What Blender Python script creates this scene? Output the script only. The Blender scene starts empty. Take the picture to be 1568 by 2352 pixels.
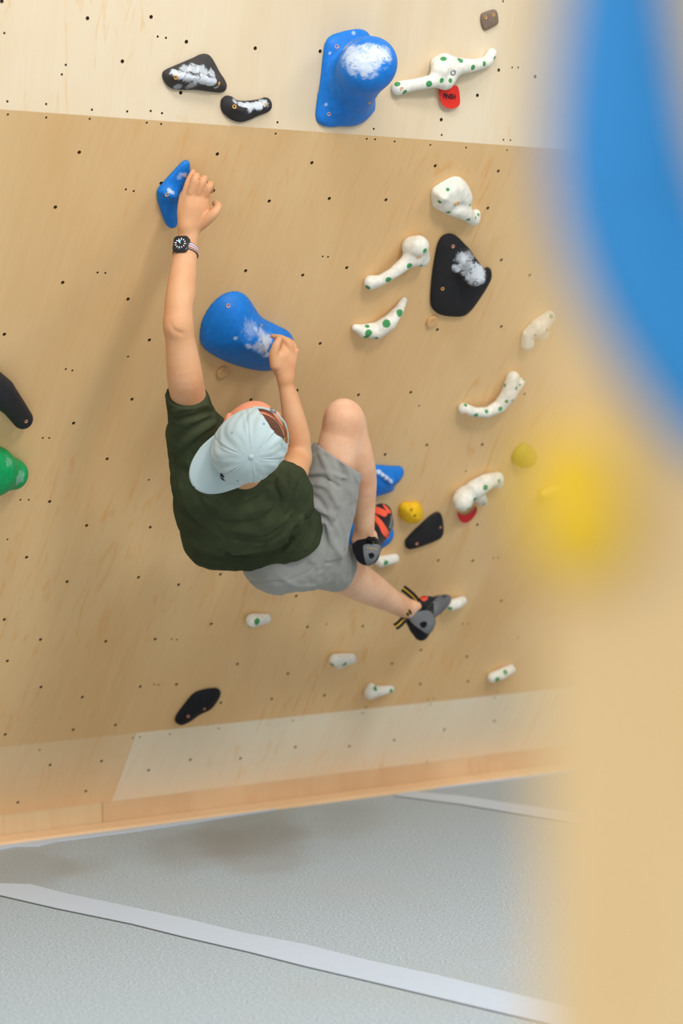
import bpy, bmesh, math, random
import numpy as np
from mathutils import Vector, Matrix
from mathutils.bvhtree import BVHTree
from mathutils.geometry import delaunay_2d_cdt

random.seed(7)
rng = np.random.default_rng(7)
scene = bpy.context.scene
COL = scene.collection

# ------------------------------------------------------------------ camera solve
# 85 mm lens; two vanishing points of the climbing wall give pitch and roll
FPX = 5600.0
CX, CY = 784.0, 1176.0
def ray(px, py):
    return np.array([(px - CX) / FPX, (py - CY) / FPX, 1.0])
def nrm(v):
    v = np.asarray(v, float); return v / np.linalg.norm(v)
h_c = nrm(ray(8333, 843))
U_c = nrm(np.cross(ray(-4709, 950), ray(8333, 843)))
if U_c[1] > 0: U_c = -U_c
f_c = np.array([0, 0, 1.0])
Y_c = nrm(f_c - f_c.dot(U_c) * U_c)
X_c = nrm(np.cross(U_c, Y_c))
if X_c[0] < 0: X_c = -X_c
M_c2w = np.stack([X_c, Y_c, U_c])          # camera (right,down,fwd) -> world
def cw(v): return M_c2w @ np.asarray(v, float)
H_W = cw(h_c)
H_W[2] = 0; H_W = nrm(H_W)
UP = np.array([0, 0, 1.0])
AWAY = nrm(np.cross(UP, H_W))              # horizontal, away from the camera
if AWAY[1] < 0: AWAY = -AWAY
d_w = nrm(cw(ray(-3130, 10447)))
A_LOW = math.atan2(d_w.dot(AWAY), -d_w[2])
ZREF = 7.2                                  # metres to the wall at pixel (105,1006)

class Plane:
    """frame: u along the wall, v up the slope, w out of the wall"""
    def __init__(s, o, ang):
        s.u = H_W
        s.v = math.cos(ang) * UP - math.sin(ang) * AWAY
        s.n = nrm(np.cross(s.u, s.v))
        s.o = np.asarray(o, float)
    def hit(s, px, py, w=0.0):              # world point on the plane (raised by w) seen at the pixel
        r = cw(ray(px, py))
        t = (s.n.dot(s.o - CAM) + w) / s.n.dot(r)
        return CAM + r * t
    def loc(s, p):
        q = np.asarray(p) - s.o
        return np.array([q.dot(s.u), q.dot(s.v), q.dot(s.n)])
    def L(s, px, py, w=0.0): return s.loc(s.hit(px, py, w))
    def mat(s):
        m = Matrix.Identity(4)
        for i in range(3):
            m[i][0], m[i][1], m[i][2], m[i][3] = s.u[i], s.v[i], s.n[i], s.o[i]
        return m
    def depth(s, px, py, w=0.0):
        return (np.linalg.inv(M_c2w) @ (s.hit(px, py, w) - CAM))[2]

CAM = np.zeros(3)
LOW = Plane(cw(ray(105, 1006)) * ZREF, A_LOW)
p_top = LOW.hit(600, 294)
p_bot = LOW.hit(700, 1786)
KICK = Plane(p_bot, 0.0)
p_k = KICK.hit(700, 1829)
floor_z = p_k[2] - 0.012
CAM = np.array([0, 0, -floor_z])            # floor becomes z = 0
LOW = Plane(LOW.o + CAM, A_LOW)
UPP = Plane(LOW.hit(600, 294), math.radians(12))
KICK = Plane(LOW.hit(700, 1786), 0.0)
print('camera height %.3f overhang %.1f' % (CAM[2], math.degrees(A_LOW)))
for q in [(440,460),(440,965),(650,800),(797,962),(860,1230),(660,1280),(1000,1420),(1050,1385)]:
    print(q, 'wall depth %.3f' % LOW.depth(*q))
def P(px, py, Z):
    return CAM + cw(ray(px, py)) * Z

cam_d = bpy.data.cameras.new('camera')
cam = bpy.data.objects.new('camera', cam_d); COL.objects.link(cam)
cam_d.sensor_fit = 'VERTICAL'; cam_d.sensor_height = 36.0; cam_d.sensor_width = 24.0
cam_d.lens = 36.0 * FPX / 2352.0
cam_d.clip_start = 0.05
cam_d.dof.use_dof = True
cam_d.dof.focus_distance = 6.95
cam_d.dof.aperture_fstop = 2.0
rx, dn, fw = cw([1, 0, 0]), cw([0, 1, 0]), cw([0, 0, 1])
mw = Matrix.Identity(4)
for i in range(3):
    mw[i][0], mw[i][1], mw[i][2], mw[i][3] = rx[i], -dn[i], -fw[i], CAM[i]
cam.matrix_world = mw
scene.camera = cam

# ------------------------------------------------------------------ light and exposure
scene.view_settings.view_transform = 'Standard'
scene.view_settings.look = 'None'
scene.view_settings.gamma = 1.0
scene.view_settings.exposure = 0.02
scene.render.film_transparent = False
world = bpy.data.worlds.new('world'); scene.world = world
world.use_nodes = True
bgn = world.node_tree.nodes['Background']
bgn.inputs[0].default_value = (0.93, 0.97, 1.0, 1)
wt = world.node_tree
_tc = wt.nodes.new('ShaderNodeTexCoord'); _sx = wt.nodes.new('ShaderNodeSeparateXYZ'); _mr = wt.nodes.new('ShaderNodeMapRange')
wt.links.new(_tc.outputs['Generated'], _sx.inputs[0]); wt.links.new(_sx.outputs[2], _mr.inputs[0])
_mr.inputs[1].default_value, _mr.inputs[2].default_value = -.05, .8      # a bright ceiling above a dimmer hall
_mr.inputs[3].default_value, _mr.inputs[4].default_value = .16, 1.0
wt.links.new(_mr.outputs[0], bgn.inputs[1])
def area(name, loc, target, sx, sy, power, color=(1, 1, 1)):
    d = bpy.data.lights.new(name, 'AREA'); d.shape = 'RECTANGLE'
    d.size, d.size_y, d.energy, d.color = sx, sy, power, color
    o = bpy.data.objects.new(name, d); COL.objects.link(o)
    o.location = loc
    o.rotation_euler = (Vector(target) - Vector(loc)).to_track_quat('-Z', 'Y').to_euler()
    return o
area('ceiling_lamp', (2.6, 2.0, 5.0), (0, 7.2, 1.3), 0.9, 0.9, 140, (1, .975, .94))
area('ceiling_lamp', (0.2, 3.4, 5.2), (0, 7.2, 1.3), 2.4, .35, 90, (1, .985, .96))
area('ceiling_lamp', (5.5, 4.5, 4.6), (0, 7.6, 1.0), 1.6, 1.6, 60, (1, .97, .93))

area('front_fill', (-1.5, -3.0, 2.3), (0, 7.2, 1.6), 4.0, 2.2, 112, (.95, .98, 1))  # soft fill added behind the camera to brighten the overhang and near wall

# ------------------------------------------------------------------ mesh helpers
def link(o, parent=None):
    COL.objects.link(o)
    if parent is not None: o.parent = parent
    return o
def np_mesh(name, V, F, mats=(), smooth=True):
    me = bpy.data.meshes.new(name)
    V = np.asarray(V, np.float32); F = np.asarray(F, np.int32)
    me.vertices.add(len(V)); me.vertices.foreach_set('co', V.ravel())
    n = F.shape[1]
    me.loops.add(F.size); me.loops.foreach_set('vertex_index', F.ravel())
    me.polygons.add(len(F))
    me.polygons.foreach_set('loop_start', np.arange(0, F.size, n, dtype=np.int32))
    me.polygons.foreach_set('use_smooth', np.full(len(F), smooth))
    me.update(calc_edges=True); me.validate()
    for m in mats: me.materials.append(m)
    return me
def obj(name, me, parent=None, mw=None):
    o = bpy.data.objects.new(name, me); link(o, parent)
    if mw is not None: o.matrix_world = mw
    return o
def empty(name, loc=(0, 0, 0)):
    o = bpy.data.objects.new(name, None); o.empty_display_size = .05
    link(o); o.location = Vector(loc); return o
def tag(o, label=None, cat=None, group=None, kind=None):
    if label: o['label'] = label
    if cat: o['category'] = cat
    if group: o['group'] = group
    if kind: o['kind'] = kind
    return o
def child(name, me, root):
    """mesh given in world coordinates, parented to an Empty that only translates"""
    o = bpy.data.objects.new(name, me); link(o, root)
    o.matrix_parent_inverse = Matrix.Translation(-Vector(root_loc(root)))
    return o
def root_loc(root):
    l = Vector(root.location)
    return l
def cr(pts, n=8, closed=True):
    """Catmull-Rom through the points"""
    pts = [np.asarray(p, float) for p in pts]; N = len(pts); out = []
    rngi = range(N) if closed else range(N - 1)
    for i in rngi:
        p1, p2 = pts[i], pts[(i + 1) % N]
        p0 = pts[(i - 1) % N] if (closed or i > 0) else p1
        p3 = pts[(i + 2) % N] if (closed or i + 2 < N) else p2
        for k in range(n):
            t = k / n
            out.append(.5 * ((2 * p1) + (-p0 + p2) * t + (2 * p0 - 5 * p1 + 4 * p2 - p3) * t * t + (-p0 + 3 * p1 - 3 * p2 + p3) * t ** 3))
    if not closed: out.append(pts[-1])
    return np.array(out)

# ------------------------------------------------------------------ implicit surfaces
class SDF:
    def __init__(s): s.ops = []
    def _add(s, lo, hi, fn, k, op='u'): s.ops.append((np.asarray(lo, float), np.asarray(hi, float), fn, k, op))
    def cap(s, a, b, ra, rb=None, k=.01, op='u'):
        a = np.asarray(a, float); b = np.asarray(b, float); rb = ra if rb is None else rb
        ab = b - a; L2 = max(ab.dot(ab), 1e-12)
        def fn(X, Y, Z):
            px, py, pz = X - a[0], Y - a[1], Z - a[2]
            t = np.clip((px * ab[0] + py * ab[1] + pz * ab[2]) / L2, 0, 1)
            return np.sqrt((px - t * ab[0]) ** 2 + (py - t * ab[1]) ** 2 + (pz - t * ab[2]) ** 2) - (ra + (rb - ra) * t)
        m = max(ra, rb)
        s._add(np.minimum(a, b) - m, np.maximum(a, b) + m, fn, k, op); return s
    def chain(s, pts, rs, k=.01, op='u'):
        pts = [np.asarray(p, float) for p in pts]
        def fn(X, Y, Z):
            D = None
            for i in range(len(pts) - 1):
                a, b, ra, rb = pts[i], pts[i + 1], rs[i], rs[i + 1]
                ab = b - a; L2 = max(ab.dot(ab), 1e-12)
                px, py, pz = X - a[0], Y - a[1], Z - a[2]
                t = np.clip((px * ab[0] + py * ab[1] + pz * ab[2]) / L2, 0, 1)
                d = np.sqrt((px - t * ab[0]) ** 2 + (py - t * ab[1]) ** 2 + (pz - t * ab[2]) ** 2) - (ra + (rb - ra) * t)
                D = d if D is None else np.minimum(D, d)
            return D
        m = max(rs)
        s._add(np.min(pts, 0) - m, np.max(pts, 0) + m, fn, k, op); return s
    def ell(s, c, ax, r, k=.01, op='u'):
        c = np.asarray(c, float); A = np.array([nrm(a) for a in ax]); r = np.asarray(r, float)
        def fn(X, Y, Z):
            p = [X - c[0], Y - c[1], Z - c[2]]
            q = [A[i][0] * p[0] + A[i][1] * p[1] + A[i][2] * p[2] for i in range(3)]
            k0 = np.sqrt(sum((q[i] / r[i]) ** 2 for i in range(3)))
            k1 = np.sqrt(sum((q[i] / r[i] ** 2) ** 2 for i in range(3))) + 1e-9
            return k0 * (k0 - 1) / k1
        ext = np.sqrt(((A * r[:, None]) ** 2).sum(0))
        s._add(c - ext, c + ext, fn, k, op); return s
    def slab(s, pts2, hgt, edge, k=.005, hmax=.2):
        """wall-local plate: outline pts2, top w = hgt(U,V,dist inside); rounded rim radius edge"""
        P2 = np.asarray(pts2, float)
        lo = np.array([*P2.min(0), -.004]); hi = np.array([*P2.max(0), hmax])
        def fn(X, Y, Z):
            x = X[:, 0, 0]; y = Y[0, :, 0]; z = Z[0, 0, :]
            gx, gy = np.meshgrid(x, y, indexing='ij')
            d2 = np.full(gx.shape, 1e9); ins = np.zeros(gx.shape, bool)
            for i in range(len(P2)):
                a, b = P2[i], P2[(i + 1) % len(P2)]; e = b - a
                if e.dot(e) < 1e-14: continue
                t = np.clip(((gx - a[0]) * e[0] + (gy - a[1]) * e[1]) / e.dot(e), 0, 1)
                d2 = np.minimum(d2, (gx - a[0] - t * e[0]) ** 2 + (gy - a[1] - t * e[1]) ** 2)
                c = (a[1] > gy) != (b[1] > gy)
                with np.errstate(divide='ignore', invalid='ignore'):
                    xi = (b[0] - a[0]) * (gy - a[1]) / (b[1] - a[1] if b[1] != a[1] else 1e-9) + a[0]
                ins ^= c & (gx < xi)
            sd = np.where(ins, -1, 1) * np.sqrt(d2)
            hh = hgt(gx, gy, np.maximum(-sd, 0))
            gu, gv = np.gradient(hh, x, y) if len(x) > 1 and len(y) > 1 else (0, 0)
            sl = np.sqrt(1 + np.minimum(gu ** 2 + gv ** 2, 9))
            a = (sd + edge)[:, :, None] + 0 * z
            b = (z[None, None, :] - hh[:, :, None]) / sl[:, :, None] + edge
            return np.minimum(np.maximum(a, b), 0) + np.sqrt(np.maximum(a, 0) ** 2 + np.maximum(b, 0) ** 2) - edge
        s._add(lo, hi, fn, k); return s
    def half(s, c, nv, R):
        c = np.asarray(c, float); nv = nrm(nv)
        def fn(X, Y, Z): return (X - c[0]) * nv[0] + (Y - c[1]) * nv[1] + (Z - c[2]) * nv[2]
        cc = c + nv * R * .6
        s._add(cc - R, cc + R, fn, 0, 'h'); return s
    def disp(s, lo, hi, fn): s._add(lo, hi, fn, 0, 'd'); return s
    def ridge(s, pts, width, amp):
        """a fold: positive amp raises the surface along the polyline"""
        pts = [np.asarray(p, float) for p in pts]
        lo = np.min(pts, 0) - 3 * width; hi = np.max(pts, 0) + 3 * width
        def fn(X, Y, Z):
            d = np.full(np.broadcast(X, Y, Z).shape, 1e9)
            for a, b in zip(pts[:-1], pts[1:]):
                ab = b - a; L2 = max(ab.dot(ab), 1e-12)
                px, py, pz = X - a[0], Y - a[1], Z - a[2]
                t = np.clip((px * ab[0] + py * ab[1] + pz * ab[2]) / L2, 0, 1)
                d = np.minimum(d, (px - t * ab[0]) ** 2 + (py - t * ab[1]) ** 2 + (pz - t * ab[2]) ** 2)
            return -amp * np.exp(-d / width ** 2)
        return s.disp(lo, hi, fn)
    def mesh(s, name, vox, mats, wmin=None, smooth_it=0, extra=None):
        lo = np.min([o[0] for o in s.ops if o[4] == 'u'], 0) - 4 * vox - .006
        hi = np.max([o[1] for o in s.ops if o[4] == 'u'], 0) + 4 * vox + .006
        n = np.ceil((hi - lo) / vox).astype(int) + 1
        F = np.full(n, .03, np.float32)
        gx = [lo[i] + vox * np.arange(n[i]) for i in range(3)]
        for (a, b, fn, k, op) in s.ops:
            m = k + 3 * vox + .003 if op != 'd' else 0
            i0 = np.maximum(((a - m * (op != 'h') - lo) / vox).astype(int), 0); i1 = np.minimum(((b + m - lo) / vox).astype(int) + 2, n)
            if np.any(i1 - i0 < 2): continue
            sl = tuple(slice(i0[i], i1[i]) for i in range(3))
            X = gx[0][sl[0]][:, None, None]; Y = gx[1][sl[1]][None, :, None]; Z = gx[2][sl[2]][None, None, :]
            d = fn(X, Y, Z).astype(np.float32); f = F[sl]
            if op == 'd': F[sl] = f + d * (np.abs(f) < .06); continue
            if op == 's': F[sl] = np.maximum(f, -d)
            elif op == 'h': F[sl] = np.maximum(f, d)
            else:
                if k > 0:
                    hh = np.maximum(k - np.abs(f - d), 0) / k
                    F[sl] = np.minimum(f, d) - hh * hh * k * .25
                else: F[sl] = np.minimum(f, d)
        if extra is not None:
            F = extra(F, gx[0][:, None, None], gx[1][None, :, None], gx[2][None, None, :])
        if wmin is not None:
            F = np.maximum(F, wmin - gx[2][None, None, :])
        F[0], F[-1] = 1, 1; F[:, 0], F[:, -1] = 1, 1; F[:, :, 0], F[:, :, -1] = 1, 1
        V, Q = nets(F.astype(np.float32))
        V = lo + V * vox
        for _ in range(smooth_it): V = lap(V, Q)
        return np_mesh(name, V, Q, mats)

def lap(V, Q):
    S = np.zeros_like(V); C = np.zeros(len(V))
    for i in range(4):
        a, b = Q[:, i], Q[:, (i + 1) % 4]
        for c in range(3):
            S[:, c] += np.bincount(a, V[b, c], len(V)) + np.bincount(b, V[a, c], len(V))
        C += np.bincount(a, minlength=len(V)) + np.bincount(b, minlength=len(V))
    return V * .5 + .5 * S / np.maximum(C, 1)[:, None]

def nets(F):
    ins = F < 0
    nx, ny, nz = F.shape
    c = np.zeros((nx - 1, ny - 1, nz - 1), np.uint8)
    for i in (0, 1):
        for j in (0, 1):
            for k in (0, 1):
                c += ins[i:nx - 1 + i, j:ny - 1 + j, k:nz - 1 + k]
    act = (c > 0) & (c < 8)
    I, J, K = np.nonzero(act)
    idx = np.full(act.shape, -1, np.int32); idx[I, J, K] = np.arange(len(I))
    S = np.zeros((len(I), 3)); N = np.zeros(len(I))
    cor = [(i, j, k) for i in (0, 1) for j in (0, 1) for k in (0, 1)]
    for a in cor:
        for ax in range(3):
            if a[ax] == 1: continue
            b = list(a); b[ax] = 1
            fa = F[I + a[0], J + a[1], K + a[2]]; fb = F[I + b[0], J + b[1], K + b[2]]
            m = (fa < 0) != (fb < 0)
            t = np.where(m, fa / np.where(m, fa - fb, 1), 0)
            for x in range(3):
                S[:, x] += np.where(m, a[x] + (t if x == ax else 0), 0)
            N += m
    V = S / N[:, None] + np.stack([I, J, K], 1)
    quads = []
    for ax in range(3):
        a, b = (ax + 1) % 3, (ax + 2) % 3
        s0 = [slice(None)] * 3; s1 = [slice(None)] * 3
        s0[ax] = slice(0, -1); s1[ax] = slice(1, None)
        A = ins[tuple(s0)]; B = ins[tuple(s1)]
        m = A != B
        ii = np.array(np.nonzero(m))
        ok = (ii[a] > 0) & (ii[b] > 0) & (ii[a] < F.shape[a] - 1) & (ii[b] < F.shape[b] - 1)
        ii = ii[:, ok]
        flip = A[tuple(ii)]
        def cell(da, db):
            q = ii.copy(); q[a] += da; q[b] += db
            return idx[tuple(q)]
        q = np.stack([cell(-1, -1), cell(0, -1), cell(0, 0), cell(-1, 0)], 1)
        q = np.where(flip[:, None], q, q[:, ::-1])
        quads.append(q)
    Q = np.concatenate(quads)
    return V, Q[(Q >= 0).all(1)]

def bvh_of(me, M=None):
    V = np.empty(len(me.vertices) * 3, np.float32); me.vertices.foreach_get('co', V); V = V.reshape(-1, 3)
    if M is not None:
        A = np.array(M); V = V @ A[:3, :3].T + A[:3, 3]
    L = np.empty(len(me.loops), np.int32); me.loops.foreach_get('vertex_index', L)
    n = me.polygons[0].loop_total
    return BVHTree.FromPolygons(V.tolist(), L.reshape(-1, n).tolist())
def cast(bvh, px, py):
    r = nrm(cw(ray(px, py)))
    h = bvh.ray_cast(Vector(CAM), Vector(r))
    return h[0], h[1]
def patch(bvh, poly, off=.0012, thick=.0015, step=3.0, mats=(), name='patch'):
    """thin layer lying on a surface, its outline given by where it appears on it"""
    poly = [np.asarray(p, float) for p in poly]
    N = len(poly); pts = []
    for i in range(N):
        a, b = poly[i], poly[(i + 1) % N]; m = max(1, int(np.linalg.norm(b - a) / step))
        for k in range(m): pts.append(a + (b - a) * k / m)
    nb = len(pts); A = np.array(pts)
    lo, hi = A.min(0), A.max(0)
    for x in np.arange(lo[0] + step / 2, hi[0], step):
        for y in np.arange(lo[1] + step / 2, hi[1], step):
            c = False
            for i in range(nb):
                a, b = pts[i], pts[(i + 1) % nb]
                if (a[1] > y) != (b[1] > y) and x < (b[0] - a[0]) * (y - a[1]) / (b[1] - a[1]) + a[0]: c = not c
            if c and min(np.hypot(A[:nb, 0] - x, A[:nb, 1] - y)) > step * .5: pts.append(np.array([x, y]))
    vs, es, fs, *_ = delaunay_2d_cdt([Vector(p) for p in pts], [(i, (i + 1) % nb) for i in range(nb)], [list(range(nb))], 1, 1e-6)
    top, bot = [], []; lastd = None
    for v in vs:
        h, n = cast(bvh, v[0], v[1])
        r = nrm(cw(ray(v[0], v[1])))
        if h is None or (lastd is not None and abs((h - Vector(CAM)).length - lastd) > .08):
            h = Vector(CAM + r * (lastd or 7)); n = Vector(-r)
        lastd = (h - Vector(CAM)).length
        if n.dot(Vector(r)) > 0: n = -n
        top.append(h + n * (off + thick)); bot.append(h - n * .001)
    n0 = len(top)
    bm = bmesh.new()
    T = [bm.verts.new(t) for t in top]; B = [bm.verts.new(t) for t in bot]
    cnt = {}
    for f in fs:
        try: bm.faces.new([T[i] for i in f])
        except ValueError: continue
        for i in range(len(f)):
            e = (f[i], f[(i + 1) % len(f)]); cnt[e] = 1
    for (a, b) in list(cnt):
        if (b, a) not in cnt:
            try: bm.faces.new([T[b], T[a], B[a], B[b]])
            except ValueError: pass
    bmesh.ops.recalc_face_normals(bm, faces=bm.faces)
    me = bpy.data.meshes.new(name); bm.to_mesh(me); bm.free()
    for p in me.polygons: p.use_smooth = True
    for m in mats: me.materials.append(m)
    return me

# ------------------------------------------------------------------ materials
def lin(r, g, b):
    f = lambda c: (c / 255 / 12.92) if c / 255 <= .04045 else ((c / 255 + .055) / 1.055) ** 2.4
    return (f(r), f(g), f(b), 1)
class NT:
    def __init__(s, name):
        s.m = bpy.data.materials.new(name); s.m.use_nodes = True
        s.t = s.m.node_tree; s.b = s.t.nodes['Principled BSDF']
    def n(s, typ, **kw):
        x = s.t.nodes.new(typ)
        for k, v in kw.items(): setattr(x, k, v)
        return x
    def l(s, a, b): s.t.links.new(a, b)
    def coord(s, sc=(1, 1, 1), rot=(0, 0, 0)):
        if not hasattr(s, 'tc'): s.tc = s.n('ShaderNodeTexCoord')
        mp = s.n('ShaderNodeMapping'); s.l(s.tc.outputs['Object'], mp.inputs[0])
        mp.inputs['Scale'].default_value = sc; mp.inputs['Rotation'].default_value = rot
        return mp.outputs[0]
    def noise(s, sc, detail=3, rough=.55, vec=None, dist=0):
        x = s.n('ShaderNodeTexNoise'); x.inputs['Scale'].default_value = sc
        x.inputs['Detail'].default_value = detail; x.inputs['Roughness'].default_value = rough
        x.inputs['Distortion'].default_value = dist
        s.l(vec if vec is not None else s.coord(), x.inputs['Vector']); return x.outputs['Fac']
    def ramp(s, fac, stops, interp='LINEAR'):
        r = s.n('ShaderNodeValToRGB'); r.color_ramp.interpolation = interp
        e = r.color_ramp.elements
        while len(e) < len(stops): e.new(.5)
        for i, (p, c) in enumerate(stops):
            e[i].position = p; e[i].color = c if len(c) == 4 else (*c, 1)
        s.l(fac, r.inputs[0]); return r.outputs[0]
    def mix(s, fac, a, b, bt='MIX'):
        x = s.n('ShaderNodeMix', data_type='RGBA', blend_type=bt)
        for sock, v in ((x.inputs[0], fac), (x.inputs[6], a), (x.inputs[7], b)):
            if hasattr(v, 'is_linked') or isinstance(v, bpy.types.NodeSocket): s.l(v, sock)
            else: sock.default_value = v
        return x.outputs[2]
    def math(s, op, a, b=None, clamp=False):
        x = s.n('ShaderNodeMath', operation=op, use_clamp=clamp)
        for sock, v in ((x.inputs[0], a), (x.inputs[1], b)):
            if v is None: continue
            if isinstance(v, bpy.types.NodeSocket): s.l(v, sock)
            else: sock.default_value = v
        return x.outputs[0]
    def rng(s, v, a, b, c=0., d=1., smooth=False):
        x = s.n('ShaderNodeMapRange'); x.interpolation_type = 'SMOOTHSTEP' if smooth else 'LINEAR'
        s.l(v, x.inputs[0])
        for i, q in enumerate((a, b, c, d)): x.inputs[i + 1].default_value = q
        return x.outputs[0]
    def dist(s, p, vec=None):
        x = s.n('ShaderNodeVectorMath', operation='DISTANCE')
        s.l(vec if vec is not None else s.coord(), x.inputs[0]); x.inputs[1].default_value = tuple(p); return x.outputs['Value']
    def bump(s, h, strength=.3, dist=.002):
        x = s.n('ShaderNodeBump'); x.inputs['Strength'].default_value = strength; x.inputs['Distance'].default_value = dist
        s.l(h, x.inputs['Height']); s.l(x.outputs[0], s.b.inputs['Normal'])
    def done(s, col, rough=.6, spec=.3, sss=0, sheen=0, metal=0):
        if isinstance(col, bpy.types.NodeSocket): s.l(col, s.b.inputs['Base Color'])
        else: s.b.inputs['Base Color'].default_value = col
        s.b.inputs['Roughness'].default_value = rough
        s.b.inputs['Specular IOR Level'].default_value = spec
        s.b.inputs['Metallic'].default_value = metal
        if sss:
            s.b.inputs['Subsurface Weight'].default_value = sss
            s.b.inputs['Subsurface Radius'].default_value = (1, .35, .2)
            s.b.inputs['Subsurface Scale'].default_value = .008
        if sheen: s.b.inputs['Sheen Weight'].default_value = sheen
        return s.m
def plain(name, col, rough=.6, spec=.3, nz=.06, sc=300, metal=0):
    m = NT(name); a = tuple(c * (1 - nz) for c in col[:3]) + (1,); b = tuple(min(1, c * (1 + nz)) for c in col[:3]) + (1,)
    return m.done(m.ramp(m.noise(sc), [(.3, a), (.7, b)]), rough, spec, metal=metal)
def wood(name, base, dark, rough=.5, seed=0.):
    m = NT(name)
    g1 = m.noise(1, 5, .6, m.coord((38, 2.2, 1), (0, 0, .05 + seed)), 1.2)
    g2 = m.noise(1, 4, .55, m.coord((2.2, .8, 1), (0, 0, seed)), .8)
    g3 = m.noise(900, 2)
    f = m.math('ADD', m.math('MULTIPLY', g1, .25), m.math('MULTIPLY', g2, .75))
    c = m.ramp(f, [(.30, dark), (.66, base)])
    c = m.mix(m.rng(g3, .35, .65, 0, .14), c, tuple(x * .75 for x in dark[:3]) + (1,))
    # rotary-cut birch figure, fine ambered streaks
    fl = m.noise(1, 5, .62, m.coord((17, 2.6, 1), (0, 0, .12)), 2.2)
    fm = m.noise(.9, 2, .5, m.coord((1, 1, 1)))
    fa = m.math('MULTIPLY', m.rng(fl, .54, .72, 0, .75, True), m.rng(fm, .42, .6, .05, 1, True))
    c = m.mix(fa, c, tuple(x * y for x, y in zip(dark[:3], (1.0, .84, .64))) + (1,))
    m.bump(g1, .05, .001)
    return m.done(c, rough, .35)
# ================================================================== the setting
BIRCH = wood('birch_pale', lin(230, 214, 186), lin(220, 196, 160))
TAN = wood('birch_tan', lin(241, 204, 150), lin(229, 184, 126), seed=.02)
STRIP = wood('birch_strip', lin(252, 240, 214), lin(244, 224, 192), seed=.04)
STRIPL = wood('birch_strip_warm', lin(246, 216, 172), lin(236, 200, 152), seed=.01)
KICKM = wood('birch_kick', lin(226, 192, 150), lin(208, 168, 124))
KICKL = wood('birch_kick_pale', lin(226, 200, 158), lin(212, 180, 134))
LEDGE = wood('timber_ledge', lin(248, 214, 172), lin(238, 198, 152))
HOLE = plain('hole_dark', lin(118, 90, 60), .9, .1)
NUT = plain('nut_steel', lin(120, 112, 100), .45, .5, metal=.6)

B_HOLES = [(4,3),(201,42),(347,39),(281,141),(428,96),(586,111),(735,118),(415,213),(1145,161),(1229,176),(1096,219),(857,250),(1013,275),
 (182,350),(127,476),(144,649),(294,687),(10,768),(343,781),(370,421),(169,972),(303,917),(246,1054),(114,1152),(199,1207),(345,1211),
 (61,1280),(154,1336),(318,1326),(10,1423),(93,1469),(243,1473),(356,1468),(17,1518),(94,1578),(322,1577),(189,1601),(410,1343),(506,1319),
 (485,1433),(706,1440),(545,1525),(661,1547),(680,1369),(405,1572),(499,354),(716,374),(490,438),(618,462),(756,456),(564,622),(695,632),
 (796,615),(999,381),(886,459),(1144,393),(1120,478),(1151,597),(735,789),(682,897),(823,907),(943,901),(1004,757),(980,1022),(884,1044),
 (1107,1021),(1096,1205),(1006,1287),(1085,1288),(1151,1380),(966,1493),(1072,1508),(900,1524),(965,1571),(1074,1565),(12,1687),(168,1676),
 (265,1665),(507,1614),(624,1605),(745,1597),(1151,750),(576,918),(1217,632),(1205,905),(1020,1676),(1135,1656),(905,1700),(115,1757),(233,1748),(341,1769),(437,1745),
 (552,1742),(678,1716),(802,1714),(197,1817),(41,1843),(833,1438)]
S_HOLES = [(10,76),(151,149),(142,171),(362,84),(381,87),(17,233),(106,239),(211,252),(292,256),(346,255),(372,260),(18,263),(106,270),
 (206,273),(337,282),(370,285),(289,435),(307,439),(224,626),(242,627),(294,819),(151,848),(166,851),(98,1006),(113,1006),(47,1148),(66,1148),
 (342,1102),(17,1239),(394,1468),(406,1469),(354,1572),(364,1573),(749,1434),(633,307),(741,589),(753,590),(842,319),(861,320),(906,325),
 (988,333),(1070,339),(1014,310),(1156,321),(1172,322),(1164,345),(962,932),(1070,1082),(1133,1281),(1144,1281),(1062,1433),(1075,1433),
 (1190,1464),(982,1607),(995,1604),(1141,1590),(637,281),(1155,3),(1176,155),(1190,155),(858,296),(95,1708),(310,1681),(325,1681),
 (395,1673),(506,1661),(678,1643),(840,1624),(988,1618),(1135,1602),(91,1723),(305,1695),(321,1693),(390,1686),(502,1673),(672,1655),(833,1638),
 (980,1748),(838,1767),(262,1839),(323,1832),(248,1841)]
HOLE_LIST = [(x, y, .0056) for x, y in B_HOLES] + [(x, y, .0034) for x, y in S_HOLES]

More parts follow.
